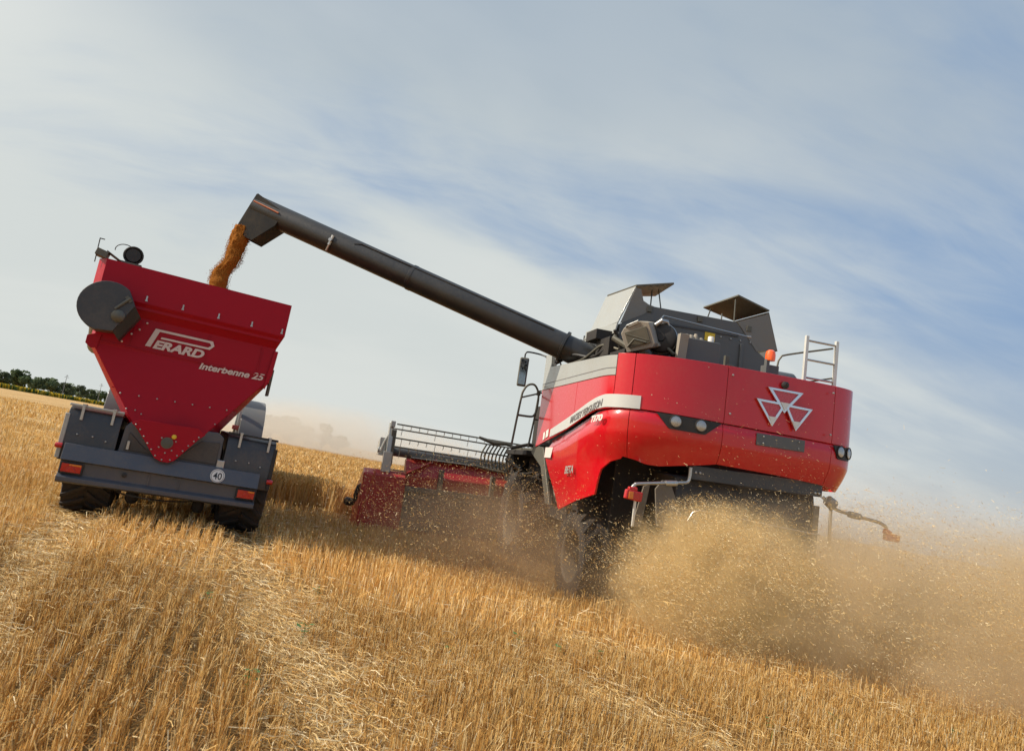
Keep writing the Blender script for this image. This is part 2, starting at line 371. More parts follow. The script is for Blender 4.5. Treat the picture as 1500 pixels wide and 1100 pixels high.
# standing crop
def crop(n,ln,hh):
    # frame: along trailer heading from the near edge
    u=rng.uniform(0,1,n); 
    v=ln[0]+(ln[1]-ln[0])*u**1.6 if ln[0]==0 else rng.uniform(ln[0],ln[1],n)
    s=rng.uniform(0,17 if ln[1]<14 else 34,n)
    c,sn=math.cos(T_H),math.sin(T_H); E0=np.array([-5.35,17.4])
    wob=.25*np.sin(s*2.3)+.15*np.sin(s*5.1+1)
    x=E0[0]+c*s-sn*(v+wob); y=E0[1]+sn*s*.35+c*(v+wob)
    cu,cv=clat(x,y); k=~((cu>-5.3)&(cv<8.6)); x=x[k];y=y[k];n=len(x)
    h=hh*rng.uniform(.82,1.1,n)*(.93+.14*vnoise(x,y,1.0,2)); z=gh(x,y); lean=rng.normal(0,.09,(n,2))
    P0=np.stack([x,y,z],1); P1=P0+np.stack([lean[:,0]*h,lean[:,1]*h,h*.86],1); P2=P1+np.stack([rng.normal(0,.05,n),rng.normal(0,.05,n),h*.14],1)
    return P0,P1,P2,n,y
parts=[]
for N,ln,w in ((26000,(0,5),.011),(24000,(5,14),.02),(90000,(14,75),.035)):
    P0,P1,P2,n,yy=crop(N,ln,.74); col=pal(n,[4,7,6,3,2,1,.5])
    parts.append(straws(P0,P1,w*rng.uniform(.7,1.3,n),col))
    parts.append(straws(P1,P2,w*(1.5 if w<.03 else 1.0)*rng.uniform(.8,1.3,n),pal(n,[5,7,5,2,3,.5,.5])))
CV,CF,CC=cat(parts); so3=mesh_np('standing_wheat',CV,CF,sm,CC)
so3['kind']='stuff'; so3['label']='uncut golden wheat standing in a block between the trailer and the header'; so3['category']='wheat'

# small green weeds in the stubble
wm=mat('weed_leaf',(.07,.16,.035),.6,dirt=.1)
WEEDS=[(.95,7.35),(1.35,7.35),(.55,7.5),(-1.6,7.9),(-2.4,6.9),(-1.35,5.0),(3.35,6.6),(2.6,6.1),(-1.35,6.4),(-.1,6.6),(4.6,6.9),(-.2,3.9)]
def weed(x,y,i):
    r=random.Random(i); b=MB(); z=float(gh(x,y))
    for k in range(9):
        a=r.uniform(0,2*PI); l=r.uniform(.03,.07); hh=r.uniform(.10,.19); c=Vector((r.uniform(-.03,.03),r.uniform(-.03,.03),hh))
        d=Vector((math.cos(a),math.sin(a),r.uniform(-.2,.4)))*l; s_=Vector((-math.sin(a),math.cos(a),0))*l*.35
        b.add([c,c+d*.5+s_,c+d,c+d*.5-s_],[(0,1,2,3)])
    b.tube([(0,0,0),(.01,0,.1),(0,.01,.17)],.003,4)
    o=b.obj('weed',wm); o.location=(x,y,z); return o
weed_obs=[weed(x,y,i) for i,(x,y) in enumerate(WEEDS)]
_o=['leftmost','second','third','fourth','fifth','sixth','seventh','eighth','ninth','tenth','eleventh','rightmost']
bpy.context.view_layer.update(); _ci=cam.matrix_world.inverted()
def _px(o): q=_ci@o.matrix_world.translation; return -q.x/q.z
for k,o in enumerate(sorted(weed_obs,key=_px)):
    o['category']='weed'; o['group']='green weeds in the stubble'; o['label']=_o[k]+(' ' if k in(0,11) else ' from the left ')+'of the small green weeds growing among the wheat stubble'

# ---------------------------------------------------------------- wheels
def tyre(b,c,r,w,lug=.045,n=22,inner=.55):
    """tractor tyre revolved about x through c, with chevron lugs"""
    ri=r*inner; h=w/2
    b.lathe(c,(1,0,0),[(ri,-h*.72),(ri*1.12,-h*.92),((r+ri)/2,-h),(r*.93,-h*.93),(r-lug,-h*.72),(r-lug,h*.72),(r*.93,h*.93),((r+ri)/2,h),(ri*1.12,h*.92),(ri,h*.72),(ri,-h*.72)],48,False)
    cx,cy_,cz=c
    for k in range(n):
        for sd_ in(-1,1):
            a0=2*PI*(k+(.5 if sd_>0 else 0))/n; pts=[]
            for q in range(4):
                t=q/3; a=a0+t*.36; xx=sd_*h*(.98-.94*(1-t)*1.0) if False else sd_*h*(.04+.92*t)
                pts.append((xx,a-.36*.0))
            wv=.045
            for (x0,a),(x1,a1) in zip(pts[:-1],pts[1:]):
                vs=[]
                for (xx,aa) in((x0,a),(x1,a1)):
                    for da in(-wv,wv):
                        for rr in(r-lug*1.6 if abs(xx)<h*.8 else r*.86,r if abs(xx)<h*.8 else r*.965):
                            vs.append((cx+xx,cy_+math.cos(aa+da)*rr,cz+math.sin(aa+da)*rr))
                b.add(vs,[(0,1,3,2),(4,6,7,5),(0,4,5,1),(2,3,7,6),(1,5,7,3),(0,2,6,4)])
def wheel(parent,c,r,w,side,rimmat='sgrey',n=20):
    x,y,z=c
    wb=MB().lathe(c,(1,0,0),[(r*.16,-w*.2),(r*.16,w*.2)],20).obj('wheel','dark',parent,smooth=True)
    tb=MB(); tyre(tb,c,r,w,n=n); tb.obj('tyre','rubber',wb,smooth=True)
    rb=MB(); s=side; rr=r*.56
    rb.lathe(c,(1,0,0),[(rr*1.02,-w*.40),(rr*1.05,-w*.44),(rr*1.02,-w*.43),(rr*.97,-w*.36),(rr*.97,w*.36)],36,False)
    rb.lathe(c,(1,0,0),[(rr*1.0,w*.36),(rr*1.07,w*.44),(rr*1.0,w*.45),(rr*.97,w*.40)],36,False)
    rb.obj('rim',rimmat,wb,smooth=True)
    MB().lathe(c,(1,0,0),[(rr*.975,-w*.12*s),(rr*.6,s*w*.02),(rr*.35,s*w*.08),(rr*.33,s*w*.2),(.01,s*w*.2)],36).obj('hub','dark',wb,smooth=True)
    return wb

# ================================================================= TRAILER
TR=thing('grain_trailer','crimson hopper grain trailer with grey bumper and mudguards, seen from behind','trailer',T_LOC,(0,0,T_H))
LEN=6.0
# hopper: rear face, flared sides, front
def hopper():
    b=MB()
    # rings of the outer body from top to bottom: (z, xl, xr, yrear, yfront)
    rings=[(3.775,-1.56,1.13,-.10,LEN),(3.25,-1.56,1.16,-.10,LEN),(3.08,-1.50,1.10,.07,LEN-.1),(2.60,-1.50,1.06,.05,LEN-.1),(2.50,-1.49,1.05,.05,LEN-.1)]
    return rings
# upper band
b=MB()
zt,zb=3.775,3.25
pl=[(-1.57,-.10),(1.13,-.10),(1.16,LEN),(-1.70,LEN),(-1.69,.10)]
def ringpoly(b,A,za,B,zb_):
    n=len(A); b.add([(x,y,za) for x,y in A]+[(x,y,zb_) for x,y in B],[(i,(i+1)%n,(i+1)%n+n,i+n) for i in range(n)])
ringpoly(b,pl,zt,pl,zb)
pl2=[(-1.49,.06),(1.06,.06),(1.09,LEN-.1),(-1.62,LEN-.1),(-1.56,.30)]
ringpoly(b,pl,zb,pl2,3.04)
# top lip thickness
pin=[(-1.54,-.055),(1.09,-.055),(1.11,LEN-.05),(-1.65,LEN-.05),(-1.64,.12)]
ringpoly(b,pl,zt,pin,zt); ringpoly(b,pin,zt,pin,3.15)
b.obj('hopper_rim','tred',TR,bevel=.006)
b=MB()
pm=[(-1.49,.06),(1.06,.06),(1.09,LEN-.1),(-1.62,LEN-.1),(-1.56,.30)]
ringpoly(b,pl2,3.04,pm,2.70); ringpoly(b,pm,2.70,pm,2.50)
# funnel: rear plate + splayed side plates
fr=[(-1.47,2.52),(1.045,2.52),(.30,1.47),(-.68,1.44)]
b.add([(-1.49,.06,2.52),(1.06,.06,2.52),(.30,-.03,1.47),(-.68,-.03,1.44), (-1.56,.30,2.52),(1.10,.30,2.50),(.47,.42,1.47),(-.82,.42,1.45),(-1.62,LEN-.1,2.5),(1.09,LEN-.1,2.5),(.47,LEN-1.2,1.45),(-.82,LEN-1.2,1.45)],
      [(0,1,2,3),(0,3,7,4),(1,5,6,2),(4,7,11,8),(5,9,10,6),(8,11,10,9),(3,2,6,7),(7,6,10,11)])
hop=b.obj('hopper','tred',TR,bevel=.008)
# folded flange of the rear panel (left ear and right edge)
b=MB(); b.prism([(-1.50,2.44),(-1.58,2.50),(-1.58,2.62),(-1.49,2.66),(-1.40,2.66),(-1.42,2.46)],'y',.035,.058); b.obj('flange','tred',TR,bevel=.004); b=MB()
b.prism([(1.02,2.36),(1.085,2.60),(1.10,3.0),(1.04,3.0),(1.0,2.4)],'y',.02,.055); b.obj('flange','tred',TR,bevel=.004)
# sheet seams
b=MB(); b.b2(-1.44,1.05,.040,.056,2.565,2.58); b.b2(-1.1,.70,.044,.058,1.93,1.942); b.obj('seam','tred',TR)
# outlet plate at the funnel tip with auger bearing
tipp=[(-.70,1.47),(-.60,1.40),(-.36,1.10),(-.29,1.02),(-.20,.985),(-.10,.985),(-.02,1.03),(.24,1.40),(.32,1.48),(.20,1.56),(-.60,1.54)]
b=MB(); b.prism(tipp,'y',-.235,-.215); b.prism([(-.66,1.45),(-.30,1.05),(-.02,1.05),(.28,1.46)],'y',-.215,-.03); b.obj('outlet_plate','tred',TR,bevel=.003)
b=MB(); b.lathe((-.175,-.235,1.27),(0,-1,0),[(.085,0),(.085,.02),(.05,.02),(.05,.05),(.02,.05),(.02,.07)],18); hb=b.obj('bearing_hub','rustg',TR,smooth=True)
MB().lathe((-.10,-.235,1.375),(0,-1,0),[(.034,0),(.034,.02),(.01,.03)],14).obj('inspection_plug','yellow',TR,smooth=True)
def bolts(name,pts,r=.012,y=.05,m='steel',par=TR):
    src=MB().lathe((0,0,0),(0,-1,0),[(r,-.01),(r,.012),(r*.5,.018)],8).obj(name,m,par)
    for i,(x,z) in enumerate(pts):
        o=src if i==0 else src.copy()
        if i: COL.objects.link(o); o.parent=par
        o.location=(x,y,z)
bolts('bolt',[(-.96+.25*k,1.87+.008*k) for k in range(7)],.013,.0)
bolts('bolt',[(-.83+.015*k,1.66) for k in (0,8)]+[(.42,1.67),(-.62,1.62)],.012,-.018)
tb_=[(-.64,1.46),(-.57,1.40),(-.50,1.31),(-.43,1.22),(-.36,1.14),(-.29,1.06),(-.19,1.015),(-.08,1.03),(.0,1.11),(.06,1.19),(.12,1.28),(.18,1.36),(.235,1.43),(-.27,1.19),(-.09,1.17),(-.26,1.33),(-.06,1.31),(-.17,1.12)]
bolts('bolt',tb_,.0125,-.235)
bolts('bolt',[(-.85,2.98),(-.93,2.86),(-1.02,2.77),(-1.12,2.63)],.015,.04,'pinkw')
for x in(-1.44,-.93,-.42,.10,.60,1.07): MB().b2(x-.010,x+.010,-.118,-.099,3.30,3.365).b2(x-.017,x+.017,-.113,-.099,3.285,3.305).obj('rim_clip','steel',TR)
# lettering
def Trear(x,z,y=.044): return Matrix.Translation((x,y,z))@Matrix.Rotation(PI/2,4,'X')
b=MB() # big P with the long bar
sh=lambda x,z:(x+.30*(z-2.66),z)
P=[(-.80,2.655),(-.725,2.655),(-.725,2.755),(-.715,2.81),(-.04,2.81),(-.01,2.832),(-.04,2.855),(-.725,2.855),(-.725,2.895),(.01,2.895),(.055,2.832),(.01,2.765),(-.01,2.765)]
outer=[sh(*p) for p in [(-.80,2.655),(-.73,2.655),(-.73,2.905),(.0,2.905),(.06,2.84),(.0,2.775),(-.66,2.775),(-.66,2.805),(-.015,2.805),(.015,2.84),(-.015,2.870),(-.70,2.870),(-.70,2.935),(-.80,2.935)]]
for q in ([(-.80,2.64),(-.725,2.64),(-.725,2.93),(-.80,2.93)],[(-.725,2.93),(-.725,2.895),(0,2.895),(.03,2.93)],[(0,2.895),(.03,2.93),(.085,2.86),(.04,2.86)],[(.04,2.86),(.085,2.86),(.05,2.79),(.01,2.82)],[(.05,2.79),(.01,2.82),(-.66,2.82),(-.66,2.79)]):
    b.prism([sh(*p) for p in q],'y',.040,.047)
b.obj('logo_letter','pinkw',TR)
text('lettering','ERARD','pinkw',TR,Trear(-.70,2.635),.175,.25,.008,.003,.73)
text('lettering','Interbenne 25','pinkw',TR,Trear(.0,2.47)@Matrix.Rotation(R(1.5),4,'Z'),.142,.25,.0045,.003,.98)
# grain heap inside
b=MB(); n=14
for i in range(n):
    for j in range(n):
        x=-1.45+2.45*i/(n-1); y=.25+(LEN-.5)*j/(n-1); b.v.append((x,y,2.75+.55*math.exp(-((x+.1)/.7)**2-((y-3)/1.6)**2)))
b.f=[(i*n+j,i*n+j+1,(i+1)*n+j+1,(i+1)*n+j) for i in range(n-1) for j in range(n-1)]
gr=b.obj('wheat_grain','grain',None,smooth=True); gr.matrix_world=Tm; gr['kind']='stuff'; gr['label']='orange wheat grain heaped inside the hopper of the crimson trailer'; gr['category']='grain'
# auger boot on the left: round drum with square mouth
b=MB(); cx,cz=-1.36,3.03; ang=R(-38)
prof=[]
for k in range(21):
    a=R(62)+(R(236))*k/20; prof.append((cx+.385*math.cos(a)*1.0,cz+.385*math.sin(a)))
prof+=[(-1.235,2.685),(-.985,3.03),(-1.09,3.30)]
prof=[(cx+.385*math.cos(R(a)),cz+.37*math.sin(R(a))) for a in range(55,262,10)]+[(-1.22,2.70),(-1.02,3.12)]
b.prism(prof,'y',-.50,-.14); bo=b.obj('discharge_boot','dgrey',TR,bevel=.012)
b=MB(); b.add([(-1.22,-.49,2.70),(-1.02,-.49,3.12),(-.93,-.40,3.00),(-1.13,-.40,2.60),(-1.22,-.16,2.70),(-1.02,-.16,3.12),(-.93,-.16,3.00),(-1.13,-.16,2.60)],[(0,1,2,3),(0,4,5,1),(1,5,6,2),(3,2,6,7),(0,3,7,4)]); b.obj('boot_mouth','black',bo,bevel=.006)
b=MB(); b.tube([(-1.10,-.52,3.22),(-1.26,-.52,3.02)],.022,8); b.lathe((-1.20,-.50,2.93),(0,-1,0),[(.09,0),(.09,.03),(.055,.06),(.02,.07)],20); b.box((-1.12,-.51,3.2),(.10,.03,.05),(0,40,0)); b.obj('boot_latch','rustg',bo,smooth=True)
b=MB(); b.tube([(-1.36,-.14,3.03),(-1.5,.6,2.9),(-1.78,3.2,2.7)],.17,16); b.obj('auger_tube','dgrey',TR,smooth=True)
# things on the rim corner: bracket, coiled hose, camera mast
b=MB(); b.box((-1.66,.02,3.84),(.16,.22,.10),(0,12,0)); b.slab([(-1.60,-.08,3.90),(-1.60,.16,3.90),(-1.40,.16,3.80),(-1.40,-.08,3.80)],.012); b.box((-1.28,.05,3.80),(.32,.14,.03)); b.obj('corner_bracket','rustg',TR,bevel=.004)
b=MB()
for k in range(5):
    rr=.13-.012*k; b.tube([(-1.26+rr*math.cos(a),.0+.025*k,3.93+rr*math.sin(a)) for a in [2*PI*q/22 for q in range(23)]],.013,6)
b.tube([(-1.39+.13*math.cos(R(a)),.03,3.97+.10*math.sin(R(a))) for a in range(0,200,12)],.007,6)
b.lathe((-1.26,0,3.93),(0,1,0),[(.10,-.02),(.10,.14)],20)
b.obj('coiled_hose','black',TR,smooth=True)
b=MB(); b.tube([(-1.735,.03,3.70),(-1.745,.03,4.06)],.008,6); b.box((-1.715,.03,4.065),(.07,.02,.012)); b.obj('mast','black',TR)
# step lamp bracket right side of the hopper
MB().b2(1.09,1.13,.3,.5,2.28,2.72).obj('side_marker_plate','rustg',TR,bevel=.004)
# chassis: cross beam / bumper in three folds
b=MB()
pts=[(-.16,.475),(-.20,.50),(-.20,.56),(-.12,.60),(-.12,.78),(-.20,.80),(-.13,1.03),(-.02,1.03),(-.02,.475)]
b.prism([(y,z) for y,z in pts],'x',-1.47,1.24); bum=b.obj('bumper','bgrey',TR,bevel=.006)
b=MB(); b.prism([(-.80,1.0),(-.78,1.40),(-.70,1.50),(.50,1.55),(.60,1.48),(.62,1.0)],'y',-.02,.55); b.obj('chassis_plate','bgrey',TR,bevel=.012)
b=MB(); b.prism([(-.73,1.06),(-.70,1.33),(-.45,1.12),(.02,1.10),(.30,1.38),(.56,1.40),(.56,1.06)],'y',-.045,-.02); b.obj('chassis_gusset','dgrey',TR,bevel=.006)
MB().b2(-.70,-.665,-.09,-.045,1.07,1.20).obj('latch_handle','steel',TR,bevel=.004)
MB().b2(.575,.69,-.06,-.0,.98,1.14).obj('socket_box','steel',TR,bevel=.01)
MB().lathe((-.63,-.12,.70),(0,-1,0),[(.035,0),(.035,.03),(.015,.035)],12).obj('tow_eye','black',bum)
b=MB(); b.b2(-.62,.52,.2,5.9,.70,.98); b.b2(-.55,-.40,.3,.7,.30,.72); b.b2(.40,.55,.3,.7,.30,.72); b.b2(-.7,.7,.72,.88,.55,.75); b.b2(-.7,.7,2.3,2.46,.55,.75); b.b2(-.12,.12,5.9,7.0,.6,.75); b.obj('chassis','dark',TR,bevel=.01)
for x in(-.48,.47): MB().lathe((x,.35,.36),(0,0,1),[(.05,-.1),(.09,-.05),(.09,.05),(.05,.12)],12).obj('brake_chamber','dark',TR,smooth=True)
MB().rail([(-.9,-.02,.58),(-.6,-.0,.42),(-.1,.0,.40),(.3,.02,.44),(.7,-.02,.56)],.012,6).obj('brake_hose','black',TR,smooth=True)
for x in(-.30,.12): MB().b2(x-.012,x+.012,-.135,-.121,.60,.78).obj('bumper_rib','bgrey',bum,bevel=.003)
for x in(-1.0,.05,.85): MB().b2(x-.006,x+.006,.045,.056,2.60,3.02).obj('weld_seam','tred',TR)
# speed disc 40
b=MB(); b.lathe((.625,-.175,.905),(0,-.957,.29),[(.105,0),(.105,.006)],40); dsk=b.obj('speed_disc','white',TR)
b=MB(); 
b.add([],[])
ring=[]
for k in range(40):
    a=2*PI*k/40
    ring.append(a)
mt=Matrix.Translation((.625,-.1835,.905))@Matrix.Rotation(PI/2-R(16.9),4,'X')
vs=[];fs=[]
for k in range(40):
    a=2*PI*k/40
    for rr in(.088,.094):
        vs.append(mt@Vector((rr*math.cos(a),rr*math.sin(a),.0)))
for k in range(40):
    j=(k+1)%40; fs.append((2*k,2*k+1,2*j+1,2*j))
MB().add(vs,fs).obj('disc_border','black',dsk)
text('disc_number','40','black',dsk,mt@Matrix.Translation((-.063,-.052,0)),.15,0,.0015,.001,.125)
# tail lamps
for x,sg in((-1.31,-1),(1.09,1)):
    tl=MB().b2(x-.15,x+.15,-.165,-.12,.61,.765).obj('tail_lamp','black',TR,bevel=.008)
    b=MB(); b.b2(x-.125,x+.125,-.175,-.165,.63,.75); b.prism([(x-.075,.63),(x+.075,.63),(x,.735)],'y',-.185,-.175); b.obj('red_lens','lred',tl,bevel=.003)
    MB().b2(x+sg*-.12 if sg<0 else x+.03,x+(-.03 if sg<0 else .12),-.182,-.1752,.722,.748).obj('amber_lens','lamb',tl,bevel=.003)
# mudguards
for s,(x0,x1) in((-1,(-1.54,-.84)),(1,(.66,1.40))):
    b=MB(); out=x0 if s<0 else x1; inn=x1 if s<0 else x0
    def arc(r): return [(1.55+r*1.62*math.cos(a),.72+r*.86*math.sin(a)) for a in [R(q) for q in range(4,177,8)]]
    o_=[(-.02,.78),(-.05,1.40),(.02,1.52),(.15,1.57),(2.9,1.57),(3.1,1.45),(3.2,.80)]
    i_=[(3.16,.80),(3.06,1.43),(2.9,1.53),(.15,1.53),(.05,1.49),(-.01,1.39),(.02,.78)]
    b.prism(o_+i_,'x',x0,x1)
    b.prism([(-.01,.80),(-.01,1.52),(3.0,1.52),(3.1,.9),(2.9,1.15),(2.4,1.35),(1.2,1.35),(.5,1.25),(.1,.85)],'x',inn-(.0 if s<0 else -.0),inn+(-.02 if s<0 else .02))
    mg=b.obj('mudguard','dgrey',TR,bevel=.02)
    b=MB(); b.b2(out-.03,out+.03,-.055,.05,.80,1.45); b.b2(x0-.01,x1+.01,-.04,.08,1.565,1.60); b.obj('mudguard_edge','black' if s>0 else 'sgrey',mg,bevel=.01)
    for xx in((x0+.18),(x1-.12)): MB().b2(xx-.018,xx+.018,-.075,-.045,1.38,1.60).b2(xx-.025,xx+.025,-.075,.08,1.59,1.615).obj('hinge','steel',mg,bevel=.003)
    bolts('mudguard_bolt',[(x0+.18,1.17),(x0+.56,1.13),(x0+.38,1.17)],.013,-.05,'steel',mg)
    MB().lathe((out+s*.02,-.10,.98 if s<0 else .93),(s,0,0),[(.035,-.06),(.04,0),(.03,.03)],14).obj('marker_lamp','lred',mg,smooth=True)
for y in(.82,2.38):
    for x,s in((-1.09,-1),(1.12,1)): wheel(TR,(x,y,.665),.68,.68,s,n=18)

# ================================================================= TRACTOR
TC=thing('tractor','grey tractor mostly hidden in front of the crimson trailer','tractor',Tm@Vector((.02,7.0,0)),(0,0,T_H))
b=MB(); b.prism([(1.2,.9),(1.2,2.0),(4.1,1.75),(4.4,1.5),(4.4,.9)],'x',-.42,.42); b.obj('bonnet','tracg',TC,bevel=.05)
b=MB(); b.b2(-.3,.3,-.2,4.2,.6,1.0); b.tube([(-.9,0,.95),(.9,0,.95)],.16,12); b.b2(-1.0,1.0,3.5,3.7,.6,.8); b.obj('chassis','dark',TC,bevel=.01)
b=MB(); b.prism([(-.35,1.2),(-.45,2.0),(-.3,2.78),(1.1,2.78),(1.35,1.9),(1.3,1.0)],'x',-.8,.8); cab=b.obj('cab','glass',TC,bevel=.03)
b=MB(); b.b2(-.86,.86,-.4,1.3,2.79,2.95); b.obj('cab_roof','sgrey',cab,bevel=.05)
for s in(-1,1):
    b=MB(); cxx=s*1.42
    o_=[(1.22*math.cos(R(a)),.98+1.42*math.sin(R(a))) for a in range(18,181,9)]; i_=[(1.16*math.cos(R(a)),.98+1.36*math.sin(R(a))) for a in range(180,17,-9)]
    b.prism(o_+i_,'x',cxx-.27,cxx+.27); b.prism([(p[0],p[1]) for p in o_],'x',cxx-s*.27,cxx-s*.25); fd=b.obj('fender','tracg',TC,bevel=.05,smooth=True)
    b=MB(); b.b2(cxx-s*.30-.03,cxx-s*.30+.03,-.9,-.84,1.1,2.2); b.obj('fender_stay','alu',fd)
    MB().b2(cxx-s*.34-.08,cxx-s*.34+.08,-.92,-.86,1.62,1.72).obj('tail_lamp','lred',fd,bevel=.01)
    wheel(TC,(cxx,0,.95),.97,.56,s,'sgrey'); wheel(TC,(s*.95,3.6,.62),.64,.42,s,'sgrey',16)

# ================================================================= COMBINE
CB=thing('combine_harvester','red combine harvester with raised open grain tank and long grey unloading auger','combine harvester',C_LOC,(0,0,0))
CB.rotation_mode='XYZ'; CB.rotation_euler=(Matrix.Rotation(C_H,4,'Z')@Matrix.Rotation(C_ROLL,4,'Y')).to_euler()
# ---- rear hood: perimeter path round the back of the machine
XC,HW,YD=.12,2.0,.95
def sup(uu,n=2.7): return YD*(1-max(0,1-abs(uu)**n)**(1/n))
PER=[]     # points (x,y)
for y in np.linspace(4.0,1.0,31): PER.append((XC-HW,float(y)))
for k in range(0,73):
    a=PI*k/72; c_=math.cos(a); s_=math.sin(a)
    e=2/2.9 if c_>0 else 2/5.5
    uu=-math.copysign(abs(c_)**e,c_)*(1 if c_>0 else 1.08); yy=YD*(1-abs(s_)**e)
    PER.append((XC+HW*uu,yy-.06*max(0,1-abs(uu))))
for y in np.linspace(1.0,4.0,31): PER.append((XC+HW*1.08,float(y)))
# arc length param, zero at rear centre
S=[0]
for p,q in zip(PER[:-1],PER[1:]): S.append(S[-1]+math.dist(p,q))
mid=S[-1]/2; S=[s_-mid for s_ in S]
SA=np.array(S);PA=np.array(PER)
def per(s,off=0):
    x=np.interp(s,SA,PA[:,0]); y=np.interp(s,SA,PA[:,1]); e=.02
    tx=np.interp(s+e,SA,PA[:,0])-np.interp(s-e,SA,PA[:,0]); ty=np.interp(s+e,SA,PA[:,1])-np.interp(s-e,SA,PA[:,1]); l=math.hypot(tx,ty)
    nx_,ny_=ty/l,-tx/l
    return (x+nx_*off,y+ny_*off)
def s_side(y): # s of the left side at depth y (y>=1)
    return float(np.interp(-y,-PA[:31,1],SA[:31]))
def s_x(x):
    k=slice(31,104); return float(np.interp(x,PA[k,0],SA[k]))
def shell(s0,s1,zlo,zhi,off0=0,off1=0,t=.03,rows_=6,ds=.06,offf=None):
    """skin between curves zlo(s), zhi(s); off0/off1 offset at bottom/top; closed thickness t inward"""
    n=max(2,int(abs(s1-s0)/ds)+1); b=MB(); ss=[s0+(s1-s0)*i/(n-1) for i in range(n)]
    fz=lambda f,s:f(s) if callable(f) else f
    for lay in(0,1):
        for s in ss:
            a,c=fz(zlo,s),fz(zhi,s)
            for j in range(rows_+1):
                q=j/rows_; z=a+(c-a)*q; off=(off0+(off1-off0)*q) if offf is None else offf(s,z)
                x,y=per(s,off-t*lay); b.v.append((x,y,z))
    w=rows_+1; N=n*w
    for i in range(n-1):
        for j in range(rows_):
            a=i*w+j; b.f.append((a,a+w,a+w+1,a+1)); b.f.append((a+N,a+N+1,a+N+w+1,a+N+w))
    for i in range(n-1):
        a=i*w; b.f.append((a,a+N,a+N+w,a+w)); a=i*w+rows_; b.f.append((a,a+w,a+w+N,a+N))
    for j in range(rows_):
        a=j; b.f.append((a,a+1,a+1+N,a+N)); a=(n-1)*w+j; b.f.append((a,a+N,a+N+1,a+1))
    return b
I=lambda xs,zs:(lambda s:float(np.interp(s,xs,zs)))
sL0=s_side(4.0); sArch=s_side(1.0)
sCor=s_x(-1.60); sSeam=s_x(-.24); sSeamR=s_x(1.69); sR0=-sL0; sCorR=-sCor
TOPZ=3.93
seamz=I([sL0,s_side(3.3),sCor-.5,sCor,sSeam,s_x(1.9),sR0],[2.47,2.62,3.06,3.11,3.065,3.02,3.02])
# upper band: left rear corner, curved corner panel, rear door, right corner
def topz(s): return TOPZ-.0
gap=.008
hood=[]
segs=[(sL0+.02,s_side(1.95),'u'),(s_side(1.95),s_side(1.02),'u'),(s_side(1.02)+0,sCor-.28,'u'),(sCor-.28,sCor,'c'),(sCor,sSeam,'c'),(sSeam,sSeamR,'c'),(sSeamR,-s_side(1.02),'c'),(-s_side(1.02),sR0,'u')]
gtop=I([sL0,sArch,sCor],[3.585,3.585,3.60])
def stripe_lo(s): return float(np.interp(s,[sL0+.72,s_side(2.2),s_side(1.3),s_side(1.0),sCor-.45,sCor+.15],[2.63,2.80,3.01,3.07,3.10,3.105]))
def stripe_hi(s): return float(np.interp(s,[sL0+.72,s_side(2.2),s_side(1.3),s_side(1.0),sCor-.45,sCor+.15],[2.76,2.985,3.20,3.255,3.30,3.30]))
sGreyEnd=sCor-.30
def uplo(s): return max(2.47,float(seamz(s))) if s<sCor else float(seamz(s))
zlo_side=I([sL0,s_side(3.27),s_side(2.2),s_side(1.3),s_side(1.0),sCor-.3],[2.47,2.60,2.80,3.01,3.06,3.085])
def pan(name,s0,s1,zl,zh,m='cred',offf=None,t=.03,rows_=6,lab=None,bevel=.006):
    return shell(s0+gap/2,s1-gap/2,zl,zh,t=t,rows_=rows_,offf=offf).obj(name,m,CB,bevel=bevel,smooth=True,label=lab)
upoff=lambda s,z:0.0
pan('side_panel',sL0,s_side(1.95),zlo_side,3.585,offf=lambda s,z:0)
pan('side_panel',s_side(1.95),sGreyEnd,zlo_side,3.585,offf=lambda s,z:0)
pan('corner_panel',sGreyEnd,sCor,seamz,TOPZ,offf=upoff)
pan('corner_panel',sCor,sSeam,seamz,TOPZ,offf=upoff)
pan('rear_door',sSeam,sSeamR,seamz,TOPZ,offf=upoff)
pan('corner_panel',sSeamR,-sGreyEnd,seamz,TOPZ,offf=upoff)
pan('side_panel',-sGreyEnd,sR0,2.6,3.585,offf=lambda s,z:0)
# grey upper rail of the tank side
grz=I([sL0,s_side(3.62),s_side(3.60),sGreyEnd],[4.30,4.27,4.02,3.90])
shell(sL0,sGreyEnd-.004,3.592,grz,t=.06,rows_=3,offf=lambda s,z:.004).obj('tank_side_rail','sgrey',CB,bevel=.005)
shell(sL0,sGreyEnd-.004,3.70,I([sL0,sGreyEnd],[3.712,3.712]),t=.01,rows_=1,offf=lambda s,z:.008).obj('rail_seam','letterg',CB)
shell(-sGreyEnd,sR0,3.592,3.95,t=.06,rows_=2,offf=lambda s,z:.004).obj('tank_side_rail','sgrey',CB,bevel=.005)
